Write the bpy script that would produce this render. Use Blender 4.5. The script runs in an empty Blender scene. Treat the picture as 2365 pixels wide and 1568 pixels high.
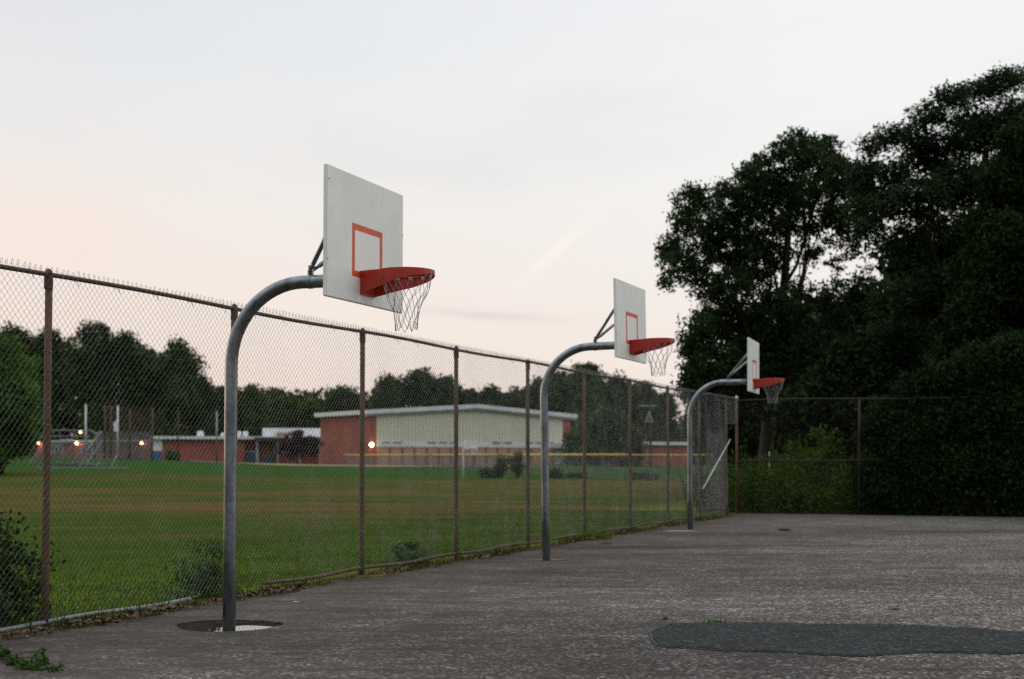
import bpy, bmesh, math, random
import numpy as np
from mathutils import Vector, Matrix

random.seed(7)
rng = np.random.default_rng(7)
C = bpy.context.scene.collection
R = math.radians

# ------------------------------------------------------------------ camera model (photo measured on a 2365 x 1568 sheet)
F = 3285.0; HC = 1.5; TILT = R(2.0); PPY = 784 + (278 - F*math.tan(TILT))
def ray(px, py):
    a = (px-1182.5)/F; b = (PPY-py)/F
    return Vector((a, math.cos(TILT)-b*math.sin(TILT), math.sin(TILT)+b*math.cos(TILT)))
def at(px, py, Y):
    d = ray(px, py); return Vector((0, 0, HC)) + d*(Y/d.y)
def gnd(px, py, z=0.0):
    d = ray(px, py); return Vector((0, 0, HC)) + d*((z-HC)/d.z)
def X_at(px, Y): return at(px, 1000, Y).x
def zpx(py, Y): return at(1182, py, Y).z

# ------------------------------------------------------------------ fence frame
A0 = gnd(103, 1450); A7 = gnd(1543, 1212)
fd = (A7-A0); fd.z = 0; BAY = fd.length/7; fd.normalize()
nd = Vector((fd.y, -fd.x, 0))                     # towards the court
def uv(u, v, z=0.0): return A0 + fd*u + nd*v + Vector((0, 0, z))
def to_uv(p):
    q = Vector((p[0]-A0.x, p[1]-A0.y, 0)); return q.dot(fd), q.dot(nd)
U_GATE = 9*BAY; U_END = U_GATE + 1.35
ALPHA = math.atan2(fd.x, fd.y)
COURT_V0 = 0.34
UC = U_END - 0.25

def ss(x):
    x = min(1.0, max(0.0, x)); return x*x*(3-2*x)
def terrain(x, y):
    if y < 50: return 0.0
    q = x/y
    h = 0.75 + 1.15*ss((-0.1-q)/0.25) - 0.25*ss((q-0.02)/0.1)
    return h*ss((y-50)/120)

# ------------------------------------------------------------------ mesh building
BASE = {}
class MB:
    def __init__(s): s.v = []; s.f = []
    def add(s, vs, fs):
        k = len(s.v); s.v += [tuple(p) for p in vs]; s.f += [tuple(i+k for i in f) for f in fs]; return s
    def box(s, c, size, rot=None, bev=0.0):
        hx, hy, hz = size[0]/2, size[1]/2, size[2]/2
        P = [Vector((x*hx, y*hy, z*hz)) for z in (-1, 1) for y in (-1, 1) for x in (-1, 1)]
        if rot is not None: P = [rot @ p for p in P]
        c = Vector(c)
        return s.add([c+p for p in P], [(0,2,3,1),(4,5,7,6),(0,1,5,4),(2,6,7,3),(0,4,6,2),(1,3,7,5)])
    def tube(s, pts, rad, n=8, caps=True):
        pts = [Vector(p) for p in pts]
        if not hasattr(rad, '__len__'): rad = [rad]*len(pts)
        k0 = len(s.v); up = None
        for i, p in enumerate(pts):
            t = (pts[min(i+1, len(pts)-1)] - pts[max(i-1, 0)])
            if t.length < 1e-9: t = Vector((0, 0, 1))
            t.normalize()
            if up is None:
                up = t.orthogonal().normalized()
            else:
                up = (up - t*up.dot(t)); up = up.normalized() if up.length > 1e-6 else t.orthogonal().normalized()
            w = t.cross(up)
            for j in range(n):
                a = 2*math.pi*j/n
                s.v.append(tuple(p + (up*math.cos(a) + w*math.sin(a))*rad[i]))
        for i in range(len(pts)-1):
            for j in range(n):
                a = k0+i*n+j; b = k0+i*n+(j+1) % n
                s.f.append((a, b, b+n, a+n))
        if caps:
            s.f.append(tuple(k0+j for j in reversed(range(n))))
            s.f.append(tuple(k0+(len(pts)-1)*n+j for j in range(n)))
        return s
    def sphere(s, c, r, n=10, m=6):
        c = Vector(c); rr = r if hasattr(r, '__len__') else (r, r, r)
        k = len(s.v)
        for i in range(m+1):
            th = math.pi*i/m
            for j in range(n):
                ph = 2*math.pi*j/n
                s.v.append((c.x+rr[0]*math.sin(th)*math.cos(ph), c.y+rr[1]*math.sin(th)*math.sin(ph), c.z+rr[2]*math.cos(th)))
        for i in range(m):
            for j in range(n):
                a = k+i*n+j; b = k+i*n+(j+1) % n
                s.f.append((a, a+n, b+n, b))
        return s
    def build(s, name, m, parent=None, smooth=False):
        v = np.array(s.v, dtype=np.float64)
        return link_np(name, v, s.f, m, parent, smooth)

def link_np(name, v, f, m, parent=None, smooth=False):
    me = bpy.data.meshes.new(name)
    b = BASE.get(parent.name, Vector((0, 0, 0))) if parent is not None else Vector((0, 0, 0))
    v = np.asarray(v, dtype=np.float64) - np.array(b)
    if isinstance(f, np.ndarray):
        nf, k = f.shape
        me.vertices.add(len(v)); me.vertices.foreach_set('co', v.ravel())
        me.loops.add(nf*k); me.loops.foreach_set('vertex_index', f.ravel().astype(np.int32))
        me.polygons.add(nf); me.polygons.foreach_set('loop_start', (np.arange(nf)*k).astype(np.int32))
        me.update(calc_edges=True)
    else:
        me.from_pydata(v.tolist(), [], f); me.update()
    if smooth: me.polygons.foreach_set('use_smooth', [True]*len(me.polygons))
    me.materials.append(m)
    o = bpy.data.objects.new(name, me); C.objects.link(o)
    if parent is not None: o.parent = parent; BASE[o.name] = b
    return o
def thing(name, label, cat, loc=(0, 0, 0), rz=0.0, group=None, local=False):
    o = bpy.data.objects.new(name, None); C.objects.link(o)
    o.empty_display_size = 0.2
    o.location = loc; o.rotation_euler = (0, 0, rz)
    BASE[o.name] = Vector((0, 0, 0)) if local else Vector(loc)
    o['label'] = label; o['category'] = cat
    if group: o['group'] = group
    return o
def tag(o, label, cat=None, group=None, kind=None):
    o['label'] = label
    if cat: o['category'] = cat
    if group: o['group'] = group
    if kind: o['kind'] = kind
    return o
def copy_tree(o, parent=None):
    c = o.copy(); C.objects.link(c)
    if parent is not None: c.parent = parent
    for ch in list(o.children): copy_tree(ch, c)
    return c

# ------------------------------------------------------------------ materials
def mat(name):
    m = bpy.data.materials.new(name); m.use_nodes = True
    nt = m.node_tree; bs = nt.nodes['Principled BSDF']
    return m, nt, bs
def N(nt, t, **kw):
    n = nt.nodes.new(t)
    for k, v in kw.items():
        if k in n.inputs: n.inputs[k].default_value = v
        else: setattr(n, k, v)
    return n
def ramp(nt, fac, stops, interp='LINEAR'):
    n = nt.nodes.new('ShaderNodeValToRGB'); n.color_ramp.interpolation = interp
    e = n.color_ramp.elements
    while len(e) < len(stops): e.new(0.5)
    for i, (p, c) in enumerate(stops):
        e[i].position = p; e[i].color = (*c, 1) if len(c) == 3 else c
    nt.links.new(fac, n.inputs[0]); return n
def noise(nt, vec, scale, detail=3, rough=0.55):
    n = N(nt, 'ShaderNodeTexNoise'); n.inputs['Scale'].default_value = scale
    n.inputs['Detail'].default_value = detail; n.inputs['Roughness'].default_value = rough
    if vec is not None: nt.links.new(vec, n.inputs['Vector'])
    return n
def mapping(nt, vec, scale=(1, 1, 1), rot=(0, 0, 0), loc=(0, 0, 0)):
    n = N(nt, 'ShaderNodeMapping'); nt.links.new(vec, n.inputs['Vector'])
    n.inputs['Scale'].default_value = scale; n.inputs['Rotation'].default_value = rot; n.inputs['Location'].default_value = loc
    return n.outputs[0]
def mix(nt, fac, a, b, mode='MIX'):
    n = nt.nodes.new('ShaderNodeMix'); n.data_type = 'RGBA'; n.blend_type = mode
    for sock, val in ((n.inputs[0], fac), (n.inputs[6], a), (n.inputs[7], b)):
        if hasattr(val, 'type') or hasattr(val, 'is_linked'): nt.links.new(val, sock)
        else: sock.default_value = val if not isinstance(val, tuple) or len(val) == 4 else (*val, 1)
    return n.outputs[2]
def math_(nt, op, a, b=None, clamp=False):
    n = nt.nodes.new('ShaderNodeMath'); n.operation = op; n.use_clamp = clamp
    for i, val in enumerate((a, b)):
        if val is None: continue
        if hasattr(val, 'is_linked'): nt.links.new(val, n.inputs[i])
        else: n.inputs[i].default_value = val
    return n.outputs[0]
def objco(nt): return N(nt, 'ShaderNodeTexCoord').outputs['Object']
def geopos(nt): return N(nt, 'ShaderNodeNewGeometry').outputs['Position']
def bump(nt, bs, h, strength=0.3, dist=0.01):
    b = N(nt, 'ShaderNodeBump'); b.inputs['Strength'].default_value = strength; b.inputs['Distance'].default_value = dist
    nt.links.new(h, b.inputs['Height']); nt.links.new(b.outputs[0], bs.inputs['Normal'])

def weathered(name, c1, c2, scale=8, rough=0.6, metal=0.0, stretch=(1, 1, 1), bmp=0.15, c3=None):
    m, nt, bs = mat(name)
    co = mapping(nt, objco(nt), stretch)
    n = noise(nt, co, scale, 5, 0.65)
    st = [(0.35, c1), (0.65, c2)]
    if c3: st = [(0.32, c1), (0.55, c2), (0.72, c3)]
    r = ramp(nt, n.outputs[0], st)
    nt.links.new(r.outputs[0], bs.inputs['Base Color'])
    bs.inputs['Roughness'].default_value = rough; bs.inputs['Metallic'].default_value = metal
    n2 = noise(nt, co, scale*6, 3)
    if bmp: bump(nt, bs, n2.outputs[0], bmp, 0.004)
    return m

M = {}
M['galv'] = None
def galv():
    m, nt, bs = mat('galvanised steel')
    co = objco(nt)
    v = N(nt, 'ShaderNodeTexVoronoi'); v.inputs['Scale'].default_value = 30; nt.links.new(co, v.inputs['Vector'])
    n = noise(nt, mapping(nt, co, (1, 1, 0.25)), 9, 5)
    c = ramp(nt, n.outputs[0], [(0.3, (0.13, 0.145, 0.15)), (0.7, (0.32, 0.345, 0.36))])
    vs = N(nt, 'ShaderNodeSeparateColor'); nt.links.new(v.outputs['Color'], vs.inputs[0])
    c2 = mix(nt, 1.0, c.outputs[0], ramp(nt, vs.outputs[0], [(0, (0.82,)*3), (1, (1.15,)*3)]).outputs[0], 'MULTIPLY')
    nt.links.new(c2, bs.inputs['Base Color']); bs.inputs['Metallic'].default_value = 0.85
    rr = ramp(nt, n.outputs[0], [(0.3, (0.22,)*3), (0.7, (0.36,)*3)])
    nt.links.new(rr.outputs[0], bs.inputs['Roughness'])
    return m
M['galv'] = galv()
M['board'] = weathered('white painted steel board', (0.76, 0.78, 0.72), (0.83, 0.84, 0.79), 2.2, 0.5, 0, bmp=0.03)
def wear_board():
    m = M['board']; nt = m.node_tree; bs = nt.nodes['Principled BSDF']
    l = bs.inputs['Base Color'].links[0]; src = l.from_socket
    co = objco(nt)
    run = noise(nt, mapping(nt, co, (7, 7, 0.7)), 1.6, 5, 0.65)
    sm = noise(nt, co, 5.5, 5, 0.7)
    c = mix(nt, ramp(nt, run.outputs[0], [(0.60, (0,)*3), (0.78, (0.35,)*3)]).outputs[0], src, (0.36, 0.33, 0.28))
    c = mix(nt, ramp(nt, sm.outputs[0], [(0.60, (0,)*3), (0.75, (0.30,)*3)]).outputs[0], c, (0.42, 0.42, 0.41))
    nt.links.new(c, bs.inputs['Base Color'])
wear_board()
M['boardback'] = weathered('board edge steel', (0.45, 0.45, 0.43), (0.6, 0.6, 0.57), 4, 0.5)
M['orange'] = weathered('orange paint', (0.58, 0.075, 0.010), (0.68, 0.10, 0.014), 10, 0.5)
M['rimred'] = weathered('red orange powder coat', (0.36, 0.018, 0.007), (0.46, 0.030, 0.010), 8, 0.42, 0.0)
M['chain'] = weathered('net chain', (0.20, 0.19, 0.185), (0.36, 0.36, 0.37), 40, 0.45, 0.6)
M['clip'] = weathered('bright net hook', (0.7, 0.7, 0.7), (0.8, 0.8, 0.8), 20, 0.4, 0.3)
M['rust'] = weathered('brown rusted paint post', (0.055, 0.028, 0.012), (0.10, 0.055, 0.026), 6, 0.8, 0, (1, 1, 0.3), 0.3, c3=(0.085, 0.08, 0.065))
M['rail'] = weathered('dark rusted rail', (0.050, 0.024, 0.018), (0.090, 0.045, 0.028), 9, 0.7, 0, bmp=0.3)
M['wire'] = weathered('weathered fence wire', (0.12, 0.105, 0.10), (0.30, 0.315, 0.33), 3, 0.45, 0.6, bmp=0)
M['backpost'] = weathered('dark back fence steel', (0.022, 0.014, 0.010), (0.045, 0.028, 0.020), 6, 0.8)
M['silver'] = weathered('aluminium', (0.45, 0.46, 0.48), (0.62, 0.63, 0.65), 3, 0.45, 0.4, bmp=0)
M['dullmetal'] = weathered('dull bleacher metal', (0.16, 0.165, 0.175), (0.26, 0.265, 0.275), 3, 0.6, 0.3, bmp=0)
M['bark'] = weathered('bark', (0.018, 0.014, 0.011), (0.038, 0.031, 0.024), 5, 0.9, 0, (4, 4, 0.6), 0.6)
M['yellow'] = weathered('yellow plastic fence cap', (0.50, 0.34, 0.03), (0.60, 0.42, 0.05), 1, 0.5, bmp=0)
M['whitepaint'] = weathered('white paint', (0.70, 0.70, 0.70), (0.80, 0.80, 0.79), 3, 0.5, bmp=0)
M['fascia'] = weathered('white metal fascia', (0.58, 0.60, 0.60), (0.74, 0.75, 0.76), 0.5, 0.5, 0, (1, 1, 1), 0)
M['roofgrey'] = weathered('flat roof membrane', (0.28, 0.28, 0.28), (0.38, 0.38, 0.38), 0.5, 0.8, bmp=0)
M['darkroof'] = weathered('dark shingle canopy', (0.025, 0.022, 0.022), (0.05, 0.045, 0.045), 1, 0.8, bmp=0)
M['blue'] = weathered('blue door paint', (0.03, 0.10, 0.22), (0.045, 0.14, 0.28), 2, 0.5, bmp=0)
M['blueblk'] = weathered('dark blue paint', (0.02, 0.045, 0.09), (0.03, 0.06, 0.12), 2, 0.5, bmp=0)
M['lampbody'] = weathered('lamp housing', (0.08, 0.08, 0.08), (0.12, 0.12, 0.12), 5, 0.5, bmp=0)
M['concrete'] = weathered('pale concrete', (0.30, 0.29, 0.27), (0.42, 0.41, 0.39), 6, 0.85, 0, bmp=0.4)
M['debris'] = weathered('dark damp wood scrap', (0.012, 0.010, 0.008), (0.03, 0.025, 0.02), 20, 0.8)
M['stone'] = weathered('dark stone', (0.03, 0.028, 0.026), (0.06, 0.055, 0.05), 30, 0.8)
M['paper'] = weathered('pale litter paper', (0.5, 0.5, 0.5), (0.65, 0.66, 0.67), 20, 0.7)
M['deadleaf'] = weathered('dead leaf', (0.05, 0.025, 0.012), (0.17, 0.10, 0.055), 14, 0.8, bmp=0)
M['grey_mesh'] = weathered('backstop wire and windscreen', (0.10, 0.095, 0.09), (0.17, 0.16, 0.155), 1, 0.6, bmp=0)

def brick(name, c1, c2, mortar):
    m, nt, bs = mat(name)
    co = N(nt, 'ShaderNodeTexCoord').outputs['UV']
    b = N(nt, 'ShaderNodeTexBrick'); nt.links.new(co, b.inputs['Vector'])
    b.inputs['Color1'].default_value = (*c1, 1); b.inputs['Color2'].default_value = (*c2, 1); b.inputs['Mortar'].default_value = (*mortar, 1)
    b.inputs['Scale'].default_value = 1.0; b.inputs['Brick Width'].default_value = 0.23; b.inputs['Row Height'].default_value = 0.075
    b.inputs['Mortar Size'].default_value = 0.008
    n = noise(nt, geopos(nt), 0.35, 4)
    c = mix(nt, 0.55, b.outputs['Color'], ramp(nt, n.outputs[0], [(0.3, (0.35,)*3), (0.7, (0.65,)*3)]).outputs[0], 'OVERLAY')
    nt.links.new(c, bs.inputs['Base Color']); bs.inputs['Roughness'].default_value = 0.85
    return m
M['brick'] = brick('red brick', (0.36, 0.070, 0.040), (0.28, 0.055, 0.032), (0.28, 0.16, 0.12))
M['tanbrick'] = brick('tan pink brick', (0.50, 0.28, 0.18), (0.44, 0.24, 0.16), (0.42, 0.28, 0.2))

def siding():
    m, nt, bs = mat('cream ribbed metal siding')
    co = N(nt, 'ShaderNodeTexCoord').outputs['UV']
    w = N(nt, 'ShaderNodeTexWave'); w.wave_type = 'BANDS'; w.bands_direction = 'X'; w.inputs['Scale'].default_value = 0.55
    nt.links.new(co, w.inputs['Vector'])
    n = noise(nt, geopos(nt), 0.15, 4)
    c = ramp(nt, n.outputs[0], [(0.3, (0.64, 0.61, 0.48)), (0.7, (0.72, 0.69, 0.56))])
    c2 = mix(nt, 1.0, c.outputs[0], ramp(nt, w.outputs['Fac'], [(0.0, (0.68,)*3), (0.45, (1.0,)*3)]).outputs[0], 'MULTIPLY')
    nt.links.new(c2, bs.inputs['Base Color']); bs.inputs['Roughness'].default_value = 0.55
    bump(nt, bs, w.outputs['Fac'], 0.4, 0.05)
    return m
M['siding'] = siding()

def glass():
    m, nt, bs = mat('dark window glass')
    bs.inputs['Base Color'].default_value = (0.02, 0.024, 0.028, 1); bs.inputs['Roughness'].default_value = 0.12
    n = noise(nt, geopos(nt), 0.7, 2)
    c = ramp(nt, n.outputs[0], [(0.35, (0.015, 0.018, 0.02)), (0.65, (0.05, 0.055, 0.06))]); nt.links.new(c.outputs[0], bs.inputs['Base Color'])
    return m
M['glass'] = glass()
def glassgrey():
    m, nt, bs = mat('translucent high window panel')
    n = noise(nt, geopos(nt), 0.5, 2)
    c = ramp(nt, n.outputs[0], [(0.35, (0.20, 0.21, 0.19)), (0.65, (0.30, 0.30, 0.27))]); nt.links.new(c.outputs[0], bs.inputs['Base Color'])
    bs.inputs['Roughness'].default_value = 0.4
    return m
M['glassgrey'] = glassgrey()

def emit(name, col, s):
    m = bpy.data.materials.new(name); m.use_nodes = True; nt = m.node_tree; nt.nodes.clear()
    e = nt.nodes.new('ShaderNodeEmission'); e.inputs[0].default_value = (*col, 1); e.inputs[1].default_value = s
    o = nt.nodes.new('ShaderNodeOutputMaterial'); nt.links.new(e.outputs[0], o.inputs[0]); return m
M['lamp'] = emit('warm lit lamp', (1.0, 0.64, 0.34), 12)
M['lampsmall'] = emit('yellow lit lamp', (1.0, 0.8, 0.35), 9)
M['lampcool'] = emit('small greenish lamp', (0.5, 1.0, 0.8), 2.0)

def leafmat(name, stops, nscale=0.6, rough=0.7, trans=0.2, spec=0.12):
    m, nt, bs = mat(name)
    g = N(nt, 'ShaderNodeNewGeometry')
    r = ramp(nt, g.outputs['Random Per Island'], stops)
    n = noise(nt, g.outputs['Position'], nscale, 3)
    v = ramp(nt, n.outputs[0], [(0.3, (0.30,)*3), (0.7, (0.70,)*3)])
    c = mix(nt, 0.8, r.outputs[0], v.outputs[0], 'OVERLAY')
    nt.links.new(c, bs.inputs['Base Color']); bs.inputs['Roughness'].default_value = rough
    bs.inputs['Specular IOR Level'].default_value = spec
    if trans > 0:
        t = N(nt, 'ShaderNodeBsdfTranslucent'); nt.links.new(c, t.inputs[0])
        mx = N(nt, 'ShaderNodeMixShader'); mx.inputs[0].default_value = trans
        nt.links.new(bs.outputs[0], mx.inputs[1]); nt.links.new(t.outputs[0], mx.inputs[2])
        nt.links.new(mx.outputs[0], nt.nodes['Material Output'].inputs[0])
    return m
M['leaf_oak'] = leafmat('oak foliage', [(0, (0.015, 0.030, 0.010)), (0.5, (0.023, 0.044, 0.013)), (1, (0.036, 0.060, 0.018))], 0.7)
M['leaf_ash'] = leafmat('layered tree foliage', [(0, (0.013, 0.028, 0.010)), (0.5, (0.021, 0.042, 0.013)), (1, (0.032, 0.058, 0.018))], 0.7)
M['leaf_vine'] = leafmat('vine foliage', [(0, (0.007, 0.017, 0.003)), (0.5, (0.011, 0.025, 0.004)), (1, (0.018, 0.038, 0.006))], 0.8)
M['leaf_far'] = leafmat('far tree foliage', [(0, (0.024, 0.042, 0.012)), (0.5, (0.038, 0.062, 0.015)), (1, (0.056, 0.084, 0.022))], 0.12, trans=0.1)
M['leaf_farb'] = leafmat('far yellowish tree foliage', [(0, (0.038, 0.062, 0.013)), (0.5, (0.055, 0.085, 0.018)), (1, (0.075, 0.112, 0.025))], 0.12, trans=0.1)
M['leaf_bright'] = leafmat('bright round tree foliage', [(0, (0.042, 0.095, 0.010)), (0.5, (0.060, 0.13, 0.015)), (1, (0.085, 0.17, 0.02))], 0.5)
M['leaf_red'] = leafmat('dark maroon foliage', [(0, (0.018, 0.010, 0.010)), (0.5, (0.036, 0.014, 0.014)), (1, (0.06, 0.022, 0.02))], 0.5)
M['leaf_shrub'] = leafmat('shrub leaves', [(0, (0.025, 0.058, 0.010)), (0.5, (0.040, 0.088, 0.014)), (1, (0.065, 0.125, 0.022))], 1.5)
M['leaf_dark'] = leafmat('dark shrub leaves', [(0, (0.012, 0.028, 0.004)), (0.5, (0.022, 0.046, 0.007)), (1, (0.038, 0.07, 0.012))], 1.5)
M['leaf_weed'] = leafmat('tall weeds', [(0, (0.028, 0.056, 0.006)), (0.5, (0.045, 0.084, 0.009)), (1, (0.075, 0.115, 0.018))], 0.6)
M['grassblade'] = leafmat('grass blades', [(0, (0.040, 0.085, 0.006)), (0.55, (0.078, 0.135, 0.010)), (0.9, (0.12, 0.17, 0.018)), (1, (0.18, 0.13, 0.05))], 0.5, trans=0.2, spec=0.1)
M['edgeblade'] = leafmat('mixed edge weeds', [(0, (0.022, 0.042, 0.006)), (0.45, (0.045, 0.075, 0.010)), (0.7, (0.07, 0.09, 0.02)), (0.85, (0.10, 0.07, 0.035)), (1, (0.05, 0.03, 0.015))], 0.8, trans=0.1, spec=0.05)
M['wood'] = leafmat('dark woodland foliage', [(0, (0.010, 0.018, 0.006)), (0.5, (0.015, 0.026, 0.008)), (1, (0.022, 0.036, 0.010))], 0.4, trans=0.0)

# ground: mown field, yellow green by the fence, brown drought bands in the middle, lush green far away
def field_mat():
    m, nt, bs = mat('mown field grass')
    P = geopos(nt)
    sep = N(nt, 'ShaderNodeSeparateXYZ'); nt.links.new(P, sep.inputs[0])
    y = sep.outputs[1]; x = sep.outputs[0]
    # distance from the fence line
    v = math_(nt, 'ADD', math_(nt, 'MULTIPLY', x, nd.x), math_(nt, 'MULTIPLY', y, nd.y))
    v = math_(nt, 'SUBTRACT', v, A0.x*nd.x + A0.y*nd.y)          # negative on the field side
    band = noise(nt, mapping(nt, P, (0.15, 0.36, 1), rot=(0, 0, 0.06)), 1.0, 9, 0.72)
    broad = noise(nt, mapping(nt, P, (0.02, 0.05, 1), loc=(3, 7, 0)), 1.0, 3)
    fine = noise(nt, P, 5.0, 4, 0.7)
    tuft = noise(nt, mapping(nt, P, (1, 1, 1)), 28.0, 3, 0.7)
    green = ramp(nt, fine.outputs[0], [(0.3, (0.030, 0.058, 0.009)), (0.7, (0.056, 0.092, 0.014))])
    brown = ramp(nt, fine.outputs[0], [(0.3, (0.075, 0.048, 0.018)), (0.7, (0.175, 0.108, 0.048))])
    # how much drought: strongest 30-110 m out
    dr = N(nt, 'ShaderNodeMapRange'); nt.links.new(y, dr.inputs[0]); dr.inputs[1].default_value = 14; dr.inputs[2].default_value = 36
    dr2 = N(nt, 'ShaderNodeMapRange'); nt.links.new(y, dr2.inputs[0]); dr2.inputs[1].default_value = 104; dr2.inputs[2].default_value = 90
    for d in (dr, dr2): d.clamp = True
    amt = math_(nt, 'MULTIPLY', dr.outputs[0], dr2.outputs[0])
    bb = math_(nt, 'ADD', math_(nt, 'MULTIPLY', band.outputs[0], 0.65), math_(nt, 'MULTIPLY', broad.outputs[0], 0.35))
    bb = math_(nt, 'ADD', bb, math_(nt, 'MULTIPLY', math_(nt, 'SUBTRACT', amt, 1.0), 0.13))
    f1 = ramp(nt, bb, [(0.45, (0,)*3), (0.56, (0.95,)*3)])
    c = mix(nt, f1.outputs[0], green.outputs[0], brown.outputs[0])
    # bright strip by the fence
    near = N(nt, 'ShaderNodeMapRange'); nt.links.new(v, near.inputs[0]); near.inputs[1].default_value = -5.0; near.inputs[2].default_value = -0.9; near.clamp = True
    nf = math_(nt, 'MULTIPLY', near.outputs[0], ramp(nt, band.outputs[0], [(0.3, (0.6,)*3), (0.6, (1,)*3)]).outputs[0])
    bright = ramp(nt, fine.outputs[0], [(0.3, (0.09, 0.145, 0.009)), (0.7, (0.17, 0.235, 0.018))])
    c = mix(nt, nf, c, bright.outputs[0])
    # far lush
    farf = N(nt, 'ShaderNodeMapRange'); nt.links.new(y, farf.inputs[0]); farf.inputs[1].default_value = 88; farf.inputs[2].default_value = 112; farf.clamp = True
    lush = ramp(nt, fine.outputs[0], [(0.3, (0.026, 0.064, 0.015)), (0.7, (0.042, 0.092, 0.022))])
    c = mix(nt, math_(nt, 'MULTIPLY', farf.outputs[0], 0.9), c, lush.outputs[0])
    c = mix(nt, 0.5, c, ramp(nt, tuft.outputs[0], [(0.3, (0.30,)*3), (0.7, (0.70,)*3)]).outputs[0], 'OVERLAY')
    # bare dirt under the fence
    dirt = N(nt, 'ShaderNodeMapRange'); nt.links.new(v, dirt.inputs[0]); dirt.inputs[1].default_value = -0.5; dirt.inputs[2].default_value = 0.0; dirt.clamp = True
    dn = math_(nt, 'MULTIPLY', dirt.outputs[0], ramp(nt, noise(nt, P, 2.2, 4).outputs[0], [(0.30, (0,)*3), (0.48, (1,)*3)]).outputs[0])
    c = mix(nt, dn, c, ramp(nt, tuft.outputs[0], [(0.3, (0.030, 0.022, 0.014)), (0.7, (0.11, 0.080, 0.055))]).outputs[0])
    nt.links.new(c, bs.inputs['Base Color']); bs.inputs['Roughness'].default_value = 0.9
    bs.inputs['Specular IOR Level'].default_value = 0.0
    bump(nt, bs, tuft.outputs[0], 0.7, 0.04)
    return m
M['field'] = field_mat()

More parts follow.
